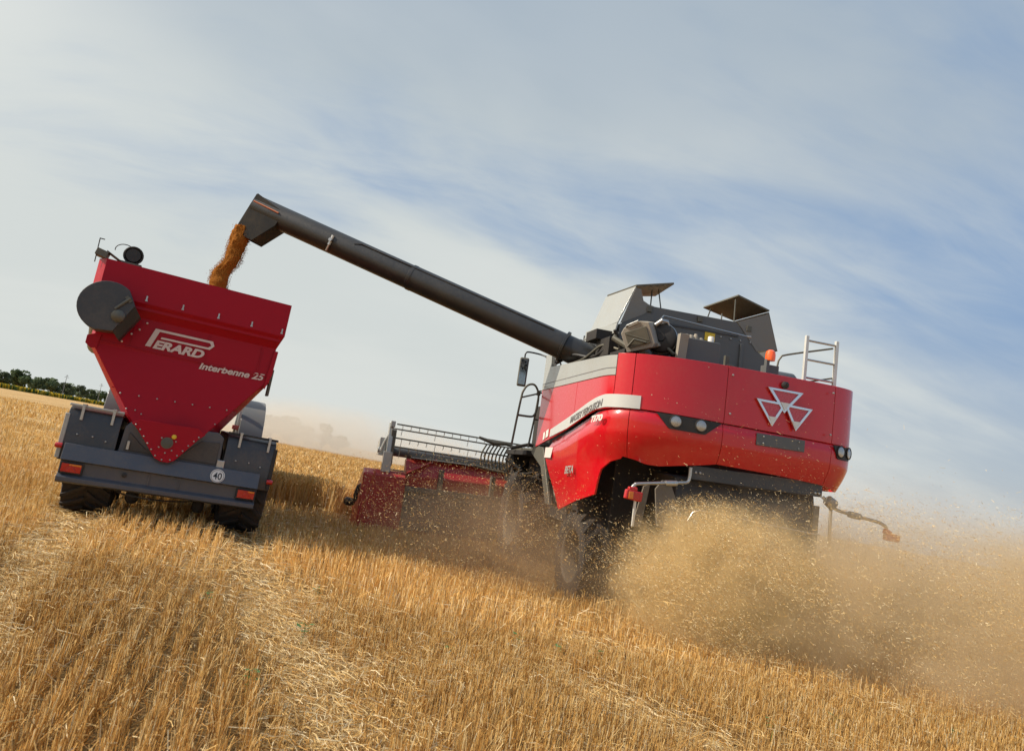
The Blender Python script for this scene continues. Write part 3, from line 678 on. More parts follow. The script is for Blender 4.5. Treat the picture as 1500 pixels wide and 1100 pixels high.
# lower hood with the wheel arch
bz_s=[s_side(3.25),s_side(2.27),s_side(2.2),s_side(1.6),sArch+.14,sArch+.17,sArch+.24,sArch+.45,sArch+.75,sCor-.1,sCor+.15,sCor+.33,sCor+.55,sSeam-.3,sSeam,s_x(.9),s_x(1.7),s_x(2.1),s_x(2.1)+.9,sR0]
bz_z=[2.55,1.44,1.42,1.58,1.78,1.98,2.16,2.30,2.37,2.395,2.36,2.315,2.315,2.40,2.455,2.42,2.37,2.30,2.30,2.30]
botz=I(bz_s,bz_z)
topl=lambda s:zlo_side(s)-.012 if s<sGreyEnd else seamz(s)-.012
def lowoff(s,z):
    zt=topl(s); d=zt-z; w=float(np.interp(s,[s_side(1.0)-.4,sCor-.3],[0,1]))
    scoop=float(np.interp(d,[0,.03,.14,.30,.60,1.2],[-.09,-.10,-.02,.085,.06,-.02]))
    bulge=float(np.interp(d,[0,.02,.1,.35,.5,.75],[-.025,-.01,.012,.0,-.05,-.17]))
    return scoop*(1-w)+bulge*w
lowend=s_side(3.24)
shell(lowend,sCor-gap,botz,topl,t=.03,rows_=16,offf=lowoff,ds=.04).obj('lower_side_panel','cred',CB,bevel=.004,smooth=True)
shell(sCor,sSeam-gap,botz,topl,t=.03,rows_=12,offf=lowoff,ds=.05).obj('lower_corner_panel','cred',CB,bevel=.004,smooth=True)
shell(sSeam,sSeamR-gap,botz,topl,t=.03,rows_=12,offf=lowoff).obj('rear_bumper_panel','cred',CB,bevel=.004,smooth=True)
shell(sSeamR,sR0,botz,topl,t=.03,rows_=12,offf=lowoff).obj('lower_corner_panel','cred',CB,bevel=.004,smooth=True)
# stripe with name
shell(s_side(3.12),sCor+.14,stripe_lo,stripe_hi,t=.01,rows_=3,offf=lambda s,z:.012).obj('side_stripe','stripe',CB,smooth=True)
for a0,a1 in((3.36,3.22),(3.52,3.42)):
    shell(s_side(a0),s_side(a1),lambda s:2.60+.25*(s-s_side(3.5)),lambda s:2.74+.25*(s-s_side(3.5)),t=.01,rows_=1,offf=lambda s,z:.012).obj('stripe_bar','white',CB)
def skin_text(name,s,m,s0,s1,z0,z1,h,off,bold=.004,shear=.2):
    # lettering wrapped on the skin between two points of the perimeter, reading towards the rear
    L=s1-s0
    o=text(name,s,m,CB,Matrix.Identity(4),h,shear,bold,.002,L)
    for v in o.data.vertices:
        q=v.co.x/L; x,y=per(s0+L*q,off+v.co.z); v.co=(x,y,z0+(z1-z0)*q+v.co.y)
skin_text('lettering','MASSEY FERGUSON','letterg',s_side(2.05),sArch+.30,2.885,3.125,.15,.017,.003)
skin_text('lettering','7370','white',sArch+.10,sArch+.42,2.86,2.89,.13,.075,.005)
skin_text('lettering','BETA','sgrey',s_side(1.85),s_side(1.45),2.03,2.06,.17,.075,.004)
MB().slab([(XC-HW-.06,3.12,2.46),(XC-HW-.08,2.62,2.46),(XC-HW-.115,2.60,2.27),(XC-HW-.10,3.0,2.27)],.01).obj('panel_reflection','pinkw',CB,bevel=.003)  # pale slab added to paint in a reflection on the side panel
# lamps housings on seam
def lampset(xs,x0,x1,mirror=False):
    s0,s1=s_x(x0),s_x(x1); sm=(s0+s1)/2
    def lo(s):
        q=(s-s0)/(s1-s0); return seamz(s)-.015-.205*min(1,q*5 if not mirror else q*5)*min(1,(1-q)*4)
    hs=shell(s0,s1,lo,lambda s:seamz(s)-.012,t=.02,rows_=3,ds=.03,offf=lambda s,z:.028).obj('lamp_housing','black',CB,bevel=.006,smooth=True)
    for x in xs:
        s=s_x(x); px,py=per(s,.03); qx,qy=per(s,1.03); d=(qx-px,qy-py,0)
        c=(px,py,seamz(s)-.10)
        b=MB().lathe(c,d,[(.095,-.02),(.098,.008),(.086,.014),(.078,.004)],28); b.obj('lamp_bezel','dark',hs,smooth=True)
        MB().lathe(c,d,[(.080,-.01),(.078,.006),(.05,.012),(.01,.014)],24).obj('lamp','lens',hs,smooth=True)
lampset((-.98,-.60),-1.26,-.28)
lampset((1.87,2.07),1.71,2.17,True)
# number plate blank
b=MB(); b.b2(.31,1.14,-.085,-.055,2.82,3.0); pl_=b.obj('plate_holder','tankg',CB,bevel=.008)
bolts('plate_screw',[(.42,2.96),(.42,2.86),(1.03,2.96),(1.03,2.86)],.012,-.085,'steel',pl_)
bolts('door_screw',[(-.17,3.80),(-.16,3.22),(1.59,3.80),(1.59,3.15)],.016,-.06,'steel',CB)
MB().lathe((.72,-.055,3.79),(0,-1,-.2),[(.055,0),(.055,.04),(.03,.06)],16).obj('rear_camera','black',CB,smooth=True)
# emblem: three chrome triangles on the door (slightly proud of the bulged door)
em=MB(); fl=MB(); lt=MB()
def tri(p,w,y0=-.095,y1=-.062):
    A,B_,C_=[Vector((q[0],0,q[1])) for q in p]; cen=(A+B_+C_)/3
    ins=[cen+(q-cen)*(1-w) for q in (A,B_,C_)]
    P=[A,B_,C_]
    for i in range(3):
        j=(i+1)%3; q=[(P[i].x,P[i].z),(P[j].x,P[j].z),(ins[j].x,ins[j].z),(ins[i].x,ins[i].z)]
        em.prism(q,'y',y0,y1)
    fl.prism([(v_.x,v_.z) for v_ in ins],'y',y0+.018,y1)
    return ins
t1=tri([(.42,3.715),(1.04,3.71),(.73,3.355)],.27)
t2=tri([(.24,3.515),(.76,3.505),(.54,3.13)],.27,-.097,-.062)
t3=tri([(.72,3.50),(1.22,3.485),(.95,3.115)],.27,-.099,-.062)
em.obj('emblem','chrome',CB,bevel=.002); e_=fl.obj('emblem_fill','embred',CB)
for c in((.54,3.20,.085),(.95,3.185,.085),(.73,3.44,.09)):
    MB().prism([(c[0]-c[2]*.9,c[1]+.075),(c[0]+c[2]*.9,c[1]+.075),(c[0],c[1]-.045)],'y',-.106,-.07).obj('emblem_tip','alu',CB)
# under-hood: frame bar, straw hood, side shields
b=MB(); b.b2(-.56,1.70,.16,.30,2.19,2.40); bolts('bar_bolt',[(-.50,2.30),(-.43,2.30),(1.57,2.24),(1.64,2.24)],.018,.16,'steel',CB); b.obj('cross_bar','dgrey',CB,bevel=.01)
b=MB(); b.prism([(.35,2.2),(.22,1.55),(.5,1.05),(2.4,1.3),(2.4,2.4)],'x',-.72,1.70); b.obj('straw_hood',mat('dusty_hood_metal',(.035,.032,.030),.6,0,0,.6,(.12,.095,.065)),CB,bevel=.02)
for q in (MB().slab([(-.98,.24,2.12),(-.86,.24,2.12),(-.60,.24,1.62),(-.62,.20,1.35),(-1.02,.20,1.45),(-1.08,.24,1.98)],.03),MB().slab([(-1.24,.3,2.0),(-1.14,.3,2.04),(-1.22,.3,1.40),(-1.36,.3,1.40)],.03),MB().b2(1.62,1.72,.22,.26,1.2,2.05)): q.obj('spreader_shield','shield',CB,bevel=.004)
b=MB(); b.tube([(-.72,.05,1.40),(-.60,-.05,1.72),(-.52,-.1,1.76),(1.50,-.1,1.62)],.011,8); b.obj('guard_rod','steel',CB,smooth=True)
# tail-lamp arms
b=MB(); b.rail([(-.62,.1,2.36),(-.63,.1,2.18),(-.68,.09,2.13),(-.76,.08,2.12),(-1.40,.05,2.03),(-1.50,.05,2.00),(-1.55,.05,1.93)],.024,8); b.lathe((-.93,.07,2.09),(-1,0,-.1),[(.045,-.09),(.045,.09)],10); ar=b.obj('lamp_arm','steel',CB,smooth=True)
b=MB(); b.box((-1.53,.0,1.85),(.26,.09,.14),(0,6,0)); b.box((-1.55,0,1.94),(.14,.07,.06)); b.obj('tail_lamp','lred',ar,bevel=.02); MB().b2(-1.62,-1.55,-.055,-.045,1.80,1.90).obj('amber_lens','lamb',ar,bevel=.005)
MB().b2(-1.50,-1.47,0,.03,1.42,1.80).obj('lamp_stay','alu',ar)
b=MB(); b.rail([(1.70,.15,2.20),(1.80,.1,2.10),(1.90,.05,2.03),(2.16,.0,1.98),(2.55,-.05,1.93),(2.68,-.08,1.88),(2.73,-.08,1.80)],.026,8); b.lathe((2.18,0,1.98),(1,0,-.1),[(.05,-.10),(.055,.0),(.05,.10)],10); b.lathe((1.82,.1,2.12),(1,0,-.6),[(.08,-.08),(.09,.06)],10); b.tube([(1.84,.12,2.1),(1.86,.12,1.45)],.025,8); ar=b.obj('lamp_arm','beige',CB,smooth=True)
b=MB(); b.box((2.80,-.09,1.72),(.24,.09,.12),(0,4,0)); b.box((2.72,-.09,1.79),(.12,.08,.08),(0,20,0)); b.obj('tail_lamp','lred',ar,bevel=.015)
b=MB(); b.b2(2.85,2.915,-.145,-.137,1.68,1.76); b.obj('amber_lens','lamb',ar)
# chassis and body core
b=MB(); b.b2(-1.35,1.6,1.2,5.2,1.15,3.5); b.b2(-1.5,1.75,2.6,5.6,1.9,3.4); b.b2(-.7,.9,.7,3.0,2.4,3.3); b.tube([(-1.3,1.72,.85),(1.6,1.72,.85)],.13,12); b.tube([(-1.5,5.26,1.0),(1.75,5.26,1.0)],.2,12); b.b2(-.5,.75,5.2,7.2,.7,1.7); b.obj('body_core','dark',CB,bevel=.02)
b=MB(); b.b2(-1.7,1.95,.75,4.4,3.52,3.60); b.obj('engine_deck','dark',CB)
# front wheel-arch guard
b=MB(); b.tube([(-1.80,4.25,2.44),(-1.70,3.9,2.52),(-1.62,3.5,2.45),(-1.66,3.2,2.0),(-1.70,2.9,1.45)],[.06,.08,.08,.07,.06],6); b.slab([(-1.86,4.2,2.50),(-1.86,3.55,2.47),(-1.86,2.75,1.45),(-1.86,3.0,1.45),(-1.86,3.55,2.1),(-1.86,4.3,2.36)],.05); b.obj('wheel_guard','rustg',CB,bevel=.01,smooth=True)
b=MB(); b.b2(-1.75,-.9,3.5,6.3,2.38,2.46); b.obj('platform','rustg',CB,bevel=.005)
for x,s in((-1.52,-1),(1.76,1)):
    wheel(CB,(x,5.26,1.0),1.0,.74,s,'shield',18); wheel(CB,(x,1.72,.74),.74,.50,s,'shield',18)
# cab (hidden from behind by the tank) + mirror
b=MB(); b.prism([(4.15,2.45),(4.15,3.95),(6.0,3.95),(6.3,3.2),(6.1,2.45)],'x',-.95,1.2); cb=b.obj('cab','glass',CB,bevel=.04)
MB().b2(-1.0,1.25,4.1,6.1,3.952,4.15).obj('cab_roof','cred',cb,bevel=.06)
b=MB(); b.rail([(-1.15,5.0,4.42),(-1.35,5.3,4.46),(-1.55,5.6,4.56),(-1.82,5.6,4.57),(-1.89,5.6,4.53),(-1.90,5.6,4.43)],.018,8); b.slab([(-1.50,5.55,4.55),(-1.24,5.3,4.52),(-1.26,5.3,4.28),(-1.30,5.3,4.30)],.03); b.tube([(-1.24,5.3,4.5),(-1.0,5.2,4.1)],.02,6); mi=b.obj('mirror_arm','black',CB,smooth=True)
mh=MB().box((-1.90,5.6,4.11),(.20,.09,.64),(0,1,-18)).obj('mirror_housing','rustg',mi,bevel=.03)
MB().box((-1.915,5.556,4.11),(.15,.006,.56),(0,1,-18)).obj('mirror_glass','mirror',mh,bevel=.002)
# platform rails
def loop(pts,r=.017): return MB().tube(pts,r,8)
y=4.3
b=MB(); b.rail([(-2.28,y,2.46),(-2.21,y,3.38),(-2.17,y,3.58),(-2.09,y,3.69),(-1.97,y,3.71),(-1.88,y,3.60),(-1.85,y,3.45),(-1.86,y,3.22),(-1.90,y,3.10),(-1.98,y,3.065),(-2.22,y,3.06)],.022,8); b.tube([(-2.20,y,3.42),(-1.75,y,3.59)],.017,8)
b.box((-1.86,y,3.56),(.07,.05,.10)); b.obj('handrail','rustg',CB,smooth=True)
b=MB(); b.tube([(-1.93,y+.02,2.45),(-1.87,y+.02,3.10),(-1.84,y+.02,3.60)],.02,8); b.tube([(-1.88,y+.02,3.02),(-1.7,y+.02,3.03)],.017,8); b.tube([(-1.84,y+.02,3.6),(-1.70,y-.1,3.66),(-1.66,y-.25,3.60)],.014,8); b.obj('handrail','rustg',CB,smooth=True)
# ---- engine bay on top
b=MB(); b.prism([(-.24,-.22),(.20,-.26),(.25,-.20),(.25,.20),(.12,.27),(-.18,.23),(-.25,.15)],'y',-.28,.28)
b.b2(-.27,.27,-.1,.1,-.27,-.20); ab=b.obj('radiator_housing','beige',CB,bevel=.015); ab.location=(-1.22,1.05,4.36); ab.rotation_euler=(R(14),R(-20),R(-38)); ab.scale=(.95,1.15,.86)
b=MB(); b.b2(-.18,.19,-.30,-.279,-.16,.15)
b.box((.0,-.30,.0),(.40,.012,.02),(0,35,0)); b.tube([(-.2,-.31,-.12),(-.05,-.34,-.02),(.12,-.32,-.14)],.022,6)
b.obj('radiator_grille','rustg',ab,bevel=.006)
b=MB(); b.b2(-.245,.245,-.20,-.14,-.02,.03); b.tube([(-.2,-.2,.2),(-.1,-.3,.26),(.1,-.3,.28)],.02,6); b.obj('clamp_band','steel',ab,bevel=.004)
b=MB(); b.b2(-1.5,-.9,1.0,1.6,3.6,4.12); b.tube([(-1.45,1.0,4.1),(-1.3,.9,4.0),(-1.0,.95,4.05)],.04,8); b.obj('engine_block','dark',CB,bevel=.02)
b=MB(); b.lathe((-.80,1.15,4.40),(-.50,-.86,-.02),[(.22,-.30),(.25,-.25),(.25,.14),(.235,.15),(.235,.20),(.20,.215),(.07,.22),(.06,.24)],32); dr=b.obj('air_cleaner','black',CB,smooth=True)
b=MB(); b.lathe((-.80,1.15,4.40),(-.50,-.86,-.02),[(.252,.06),(.262,.07),(.262,.11),(.252,.12)],32); b.tube([(-1.02,.98,4.58),(-.94,.93,4.66),(-.84,.95,4.66),(-.78,1.0,4.58)],.035,10); b.obj('intake_pipe','steel',dr,smooth=True)
b=MB(); b.tube([(-.72,1.05,4.35),(-.78,.92,4.22),(-.72,.85,4.14),(-.55,.85,4.16)],.03,8); b.tube([(-1.4,1.6,4.45),(-1.5,1.5,4.35),(-1.3,1.3,4.2)],.05,8); b.tube([(-1.2,1.5,3.95),(-.9,1.0,4.02),(-.6,.9,4.0)],.035,8); b.obj('engine_hose','rustg',CB,smooth=True)
b=MB(); b.b2(-.60,.02,.70,1.2,3.62,4.42); bx=b.obj('battery_box','tankg',CB,bevel=.015)
MB().prism([(.69,3.62),(.60,4.44),(.70,4.44),(.74,3.62)],'x',-.75,-.60).obj('box_flange','beige',bx,bevel=.004)
b=MB(); b.lathe((-.08,.85,4.42),(0,0,1),[(.05,0),(.05,.10),(.045,.11)],14); b.obj('fluid_bottle','white',bx,smooth=True)
b=MB()
for x,r_,h in((-.42,.055,.09),(-.33,.04,.12),(-.24,.05,.07),(-.52,.03,.06)): b.lathe((x,.9,4.42),(0,0,1),[(r_,0),(r_,h*.6),(r_*.6,h)],12)
b.tube([(-.6,.85,4.47),(-.5,.88,4.50),(-.4,.9,4.48)],.018,6); b.obj('fuel_filter','beige',bx,smooth=True)
b=MB(); b.b2(.05,.10,1.5,1.56,3.6,4.5); b.b2(.42,.50,1.2,1.26,3.6,4.35); b.b2(.06,.95,1.3,1.38,3.98,4.05); b.tube([(.1,1.2,3.95),(.4,1.1,4.02),(.8,1.0,3.94),(1.2,1.0,3.98)],.03,8); b.obj('pipe_bracket','rustg',CB,bevel=.004)
b=MB(); b.b2(.05,.55,1.75,1.97,4.02,4.50); b.obj('vent_dark_block','black',CB)  # solid black block; the opening's inner shade is put into its colour
b=MB(); b.tube([(-1.0,.95,4.62),(-.6,1.6,4.92),(1.05,1.6,4.84)],.014,6); b.lathe((1.08,1.6,4.84),(1,0,0),[(.025,-.03),(.025,.03)],8); b.obj('prop_rod','steel',CB,smooth=True)
b=MB(); b.b2(.78,.84,.55,.62,3.85,4.28); b.b2(.84,1.05,.60,.80,3.7,4.20); bk=b.obj('beacon_bracket','tankg',CB,bevel=.006)
MB().lathe((.86,.58,4.26),(0,0,1),[(.075,0),(.08,.03),(.08,.10),(.07,.15),(.04,.175),(.01,.18)],24).obj('beacon','orange',CB,smooth=True)
b=MB(); b.lathe((1.0,.95,4.0),(1,0,0),[(.16,0),(.19,.03),(.19,.52),(.16,.56),(.05,.57)],24); b.obj('air_tank','tankg',CB,smooth=True)
# ladder on the rear deck
for x in(1.53,2.11):
    pass
ld=MB().b2(1.50,1.56,.58,.63,3.72,4.80).b2(2.08,2.14,.58,.63,3.72,4.80).obj('ladder','alu',CB,bevel=.008)
b=MB()
for z in(4.72,4.40,4.10): b.tube([(1.53,.60,z),(2.11,.60,z+.0)],.018,8)
b.obj('rung','steel',ld,smooth=True)
b=MB(); b.rail([(1.12,.75,3.9),(1.12,.75,4.25),(1.16,.74,4.38),(1.28,.72,4.45),(2.08,.66,4.68)],.016,8); b.tube([(1.42,.64,3.98),(2.08,.62,4.17)],.014,8); b.obj('deck_rail','rustg',ld,smooth=True)
MB().b2(1.35,2.12,.62,.9,3.93,4.0).obj('deck_step','beige',ld,bevel=.005)
# ---- grain tank
yT=2.0
b=MB(); b.prism([(-1.22,3.55),(-1.22,4.72),(-.78,5.12),(-.62,5.155),(1.05,5.175),(1.50,4.72),(1.70,4.60),(1.70,3.55)],'y',yT,yT+.05); b.b2(-1.2,-1.15,yT+.05,3.9,3.6,4.75); b.b2(1.75,1.8,yT+.05,3.9,3.6,4.75); b.b2(-1.2,1.8,3.86,3.9,3.6,4.8); tank=b.obj('grain_tank','tankg',CB,bevel=.008)
b=MB(); b.prism([(-.98,4.83),(-.6,4.90),(1.1,4.93),(1.1,4.90),(-.6,4.865),(-.98,4.80)],'y',yT-.02,yT); b.obj('tank_seam','dgrey',tank)
b=MB(); b.b2(.43,.63,yT-.012,yT-.001,4.73,4.88); b.obj('warning_label','yellow',tank)
def flapslab(name,pts,m,t=.03,par=tank): return MB().slab(pts,t).obj(name,m,par,bevel=.006)
flapslab('side_flap',[(-1.25,2.0,4.74),(-.98,2.0,5.44),(-1.02,3.3,5.50),(-1.20,3.47,4.80)],'sgrey')
flapslab('side_flap',[(1.95,2.0,4.78),(1.70,2.0,5.48),(1.70,3.3,5.50),(1.95,3.4,4.80)],'rustg',.05)
b=MB(); b.slab([(-1.25,1.99,4.74),(-1.28,3.47,4.80),(-1.28,3.5,4.60),(-1.28,2.0,4.55)],.03); b.obj('tank_collar','sgrey',tank,bevel=.005)
lidL=flapslab('tank_lid',[(-.99,2.0,5.45),(-.27,2.0,5.63),(-.06,3.2,5.69),(-1.02,3.3,5.52)],'rustg',.035)
lidR=flapslab('tank_lid',[(1.02,2.0,5.66),(1.70,2.0,5.49),(1.70,3.2,5.51),(.99,3.2,5.65)],'rustg',.035)
for pts in([(-.90,2.01,5.42),(-.83,2.01,5.22),(-.72,2.01,5.17),(-.62,2.01,5.155),(-.80,2.01,4.98),(-1.22,2.01,4.74),(-1.00,2.01,5.42)],
           [(1.06,2.01,5.18),(1.30,2.01,5.28),(1.68,2.01,5.44),(1.93,2.01,4.80),(1.50,2.01,4.70)]):
    MB().slab(pts,.02).obj('corner_canvas','canvas',tank)
b=MB()
for p,q in(((-.55,2.3,5.53),(-.66,2.05,5.16)),((-.40,2.35,5.58),(-.46,2.05,5.17)),((.79,2.1,5.3),(.76,2.05,5.15)),((1.04,2.1,5.62),(1.02,2.05,5.17)),((1.05,3.0,5.6),(1.0,3.3,4.9))):
    MB().tube([p,q],.012,6).obj('lid_strut','rustg',tank)
b=MB(); b.b2(-1.60,-1.30,2.1,2.6,4.42,4.60); b.b2(-1.5,-1.2,1.7,2.3,4.1,4.42); b.tube([(-1.6,3.0,4.0),(-1.2,2.2,4.38)],.02,6); b.tube([(-1.5,1.5,4.5),(-1.3,1.6,4.2),(-1.2,1.5,3.9)],.035,8); b.obj('auger_drive','dark',CB,bevel=.01)
b=MB()
for k in range(7):
    a=k*.9; b.tube([(-1.5+.05*k,3.0,4.52),(-1.45+.05*k+.06*math.cos(a),2.95,4.62),(-1.38+.05*k,2.9,4.60+.02*math.sin(a))],.008,5)
b.obj('cable_bundle','rustg',CB)
# small fittings on the tank and deck
bolts('tank_bolt',[(-.95+.22*k,4.80+.006*k) for k in range(3)]+[(.75+.2*k,4.84) for k in range(4)],.014,yT-.01,'steel',tank)
for x in(-.70,.30,1.30): MB().b2(x-.05,x+.05,yT-.03,yT-.001,5.04,5.14).obj('lid_hinge','rustg',tank,bevel=.005)
MB().b2(-.35,-.29,yT-.04,yT-.001,3.7,4.78).obj('tank_rib','tankg',tank,bevel=.008); MB().b2(1.15,1.21,yT-.04,yT-.001,3.7,4.78).obj('tank_rib','tankg',tank,bevel=.008)
rc_=random.Random(3)
for k in range(7):
    x=-1.35+.38*k; MB().rail([(x,.95+.1*rc_.random(),3.95),(x+.1,.85,4.02+.1*rc_.random()),(x+.25,.8,3.98+.12*rc_.random()),(x+.45,.95,3.94)],.016+.012*rc_.random(),6).obj('cable','black' if k%2 else 'rustg',CB,smooth=True)
MB().rail([(-1.9,3.2,4.05),(-1.75,2.8,4.18),(-1.55,2.3,4.12),(-1.45,1.8,4.25)],.03,8).obj('hydraulic_hose','black',CB,smooth=True)
MB().rail([(-1.85,3.0,3.98),(-1.65,2.5,4.08),(-1.5,2.0,4.3),(-1.35,1.6,4.2)],.022,8).obj('hydraulic_hose','rustg',CB,smooth=True)
MB().b2(.30,.62,1.35,1.7,3.65,4.20).obj('relay_box','tankg',CB,bevel=.02)
# ---- unloading auger
tipw=Vector((-5.68,14.0,6.07)); P1=Cmi@tipw; P0=Vector((-1.56,2.95,4.25)); ax=(P1-P0).normalized(); Ls=(P1-P0).length
b=MB(); b.tube([P0-ax*.25,P0+ax*(Ls*.50)],.25,28); b.tube([P0+ax*(Ls*.50),P1],.242,28); b.lathe(P0+ax*(Ls*.50),ax,[(.250,-.05),(.256,-.045),(.256,.02),(.24,.03)],28); au=b.obj('unloading_auger','auger',CB,smooth=True)
b=MB(); b.tube([P0+Vector((.9,.1,-.35)),P0+Vector((.45,.05,-.12)),P0+ax*.1],[.27,.28,.262],22); b.lathe(P0+ax*.35,ax,[(.25,-.05),(.30,-.045),(.30,.0),(.25,.01)],28); b.obj('auger_elbow','auger',au,smooth=True)
upv=Vector((0,0,1)); sdv=ax.cross(upv).normalized(); nv=sdv.cross(ax).normalized()   # nv: perpendicular up
# camera-facing side of the tube is towards the rear
sg=1 if sdv.y<0 else -1; sd2=sdv*sg
b=MB(); q0=P0+ax*.6+sd2*.18+nv*.185; q1=P0+ax*(Ls*.66)+sd2*.19+nv*.165; b.tube([q0,q1,q1+ax*.12-nv*.06+sd2*.03],.013,6); b.obj('hydraulic_pipe','black',au)
q=P0+ax*(Ls*.74); b=MB(); b.lathe(q+sd2*.22-nv*.02,sd2,[(.035,0),(.035,.08)],10); b.tube([q+sd2*.24-nv*.12,q+sd2*.24+nv*.08],.03,8); b.tube([q+sd2*.2-nv*.24+ax*.02,q+sd2*.24-nv*.1],.018,6); b.obj('work_lamp','steel',au,smooth=True)
# spout: boot in the plane of ax / nv
def AP(a,n,s): return P1+ax*a+nv*n+sd2*s
b=MB()
outl=[(.0,.238),(-.70,.10),(-.66,-.215),(-.36,-.67),(.07,-.65),(.02,.0)]
k=len(outl); vs=[AP(a,n,.215) for a,n in outl]+[AP(a,n,-.215) for a,n in outl]
b.add(vs,[tuple(range(k)),tuple(range(2*k-1,k-1,-1))]+[(i,(i+1)%k,(i+1)%k+k,i+k) for i in range(k) if i!=3])
b.obj('spout',mat('spout_black',(.014,.014,.014),.65,dirt=.15,spec=.2),au,bevel=.01)
b=MB(); b.tube([AP(-.02,.06,.23),AP(-.62,.04,.245)],.018,6); b.obj('reflector_strip',mat('faded_orange_strip',(.45,.13,.05),.5),au)
b=MB(); b.slab([AP(.01,.22,.2),AP(.03,0,.2),AP(.08,-.64,.2),AP(.08,-.64,-.2),AP(.03,0,-.2),AP(.01,.22,-.2)],.012); b.obj('spout_liner','beige',au)
# ---- header
HY=7.0
hd=MB(); hd.prism([(6.75,.45),(6.7,1.55),(6.95,1.92),(7.15,1.88),(7.05,.40),(7.8,.32),(7.85,.22),(6.95,.25)],'x',-4.0,4.3); head=hd.obj('header','hred',CB,bevel=.02)
b=MB(); b.b2(-4.0,4.3,6.60,6.74,.35,1.18); b.b2(-4.0,4.3,6.55,6.72,1.18,1.30); 
for x in(-3.2,-2.0,-.9,1.2,2.6,3.6): b.b2(x-.05,x+.05,6.56,6.72,.35,1.75)
b.obj('header_frame','rustg',head,bevel=.01)
MB().b2(-3.9,4.2,6.82,7.0,1.93,1.955).obj('header_top_rail','sgrey',head,bevel=.004)
for s,x0,x1 in((-1,-4.92,-3.98),(1,4.25,4.9)):
    b=MB(); b.prism([(6.5,.30),(6.5,1.50),(6.75,1.60),(8.3,1.15),(9.6,.42),(9.6,.25),(7.0,.22)],'x',x0 if s<0 else x0,x1); dv=b.obj('crop_divider','hred',head,bevel=.04)
    if s<0:
        # flared nose outside and grey inner plate
        MB().slab([(-4.90,6.49,.28),(-4.66,6.49,1.55),(-4.78,6.9,1.55),(-5.06,6.9,.28)],.02).obj('divider_flare',mat('orange_divider',(.50,.10,.03),.5),dv)
        MB().slab([(-3.97,6.5,1.60),(-3.3,6.9,1.95),(-3.3,7.0,1.88),(-3.97,6.7,1.50)],.03).obj('corner_brace','hred',dv)
        b=MB(); b.tube([(-4.88,7.0,1.2),(-4.95,7.0,1.15),(-4.99,7.0,.95),(-4.95,7.0,.82)],.05,10); b.lathe((-5.12,7.0,.80),(1,0,-.1),[(.05,-.10),(.09,-.06),(.09,.08),(.05,.14)],14); b.obj('divider_knob','black',dv,smooth=True)
# reel arm + reel
b=MB(); b.prism([(6.62,1.56),(6.60,2.30),(6.75,2.66),(6.88,2.66),(6.95,2.2),(7.3,1.9),(7.1,1.56)],'x',-4.50,-4.40); b.b2(-4.55,-4.35,6.6,6.75,1.55,2.0); b.prism([(6.7,1.9),(6.7,2.3),(7.2,2.2),(7.2,1.9)],'x',-4.66,-4.52); b.tube([(-4.62,6.7,1.98),(-4.55,6.68,2.22),(-4.48,6.66,2.38)],.035,8); b.lathe((-4.64,6.75,2.02),(1,0,0),[(.07,-.04),(.07,.06)],12); b.box((-4.43,6.7,2.62),(.10,.14,.14)); ra=b.obj('reel_arm','sgrey',head,bevel=.012)
MB().b2(-4.44,-4.33,6.62,6.9,1.7,2.5).obj('reel_drive','rustg',ra,bevel=.01)
b=MB(); b.tube([(-4.35,7.05,2.03),(4.2,7.05,1.95)],.115,16); b.obj('reel_tube','tankg',head,smooth=True)
for yy,zz in((6.62,2.63),(6.50,2.32),(6.48,2.13),(7.5,2.55),(7.6,1.6)):
    dz=-.02*8.5/2.5*.9
    rb=MB().tube([(-4.35,yy,zz),(4.2,yy,zz-.22)],.017,8).obj('reel_bat','rustg',head,smooth=True)
    if zz<2.0 or yy>7: continue
    src=MB().tube([(0,0,0),(.01,.01,-.05),(0,.04,-.10)],.0075,4).obj('reel_tine','steel',rb); lon=MB().tube([(0,0,0),(.01,.01,-.05),(0,.05,-.24)],.0065,4).obj('reel_tine','steel',rb)
    for k in range(44):
        x=-4.22+k*.19
        if k<2: o=(lon,src)[k]
        else: o=(lon if k%4==0 else src).copy(); COL.objects.link(o); o.parent=rb
        o.location=(x,yy,zz-.22*(x+4.35)/8.55)
b=MB()
for k in range(9):
    x=-2.25+k*.085; b.tube([(x-.10+.16*math.sin(t_*PI)*-.5,6.2+.15*t_,2.45-.55*t_) for t_ in [q/8 for q in range(9)]],.018,6)
b.tube([(-2.55,6.2,2.58),(-2.2,6.2,2.50),(-1.9,6.2,2.52),(-1.6,6.2,2.44)],[.03,.05,.045,.02],8); b.tube([(-2.6,6.2,1.95),(-2.2,6.2,1.90),(-1.8,6.2,1.88)],.03,8)
b.obj('hydraulic_hoses','rustg',head,smooth=True)
b=MB(); b.b2(-1.75,-1.2,6.0,6.6,1.7,2.40); b.tube([(-1.9,6.1,2.2),(-1.6,5.9,2.0),(-1.4,5.8,2.3)],.05,8); b.b2(-1.2,1.3,5.8,6.6,.8,2.3); b.obj('feeder_house','dark',head,bevel=.02)
b=MB(); b.b2(-1.90,-1.0,4.5,6.2,2.30,2.40); b.tube([(-2.0,5.4,2.42),(-1.6,5.4,2.55),(-1.2,5.4,2.5)],.04,8); b.obj('feeder_guard','dark',head,bevel=.01)

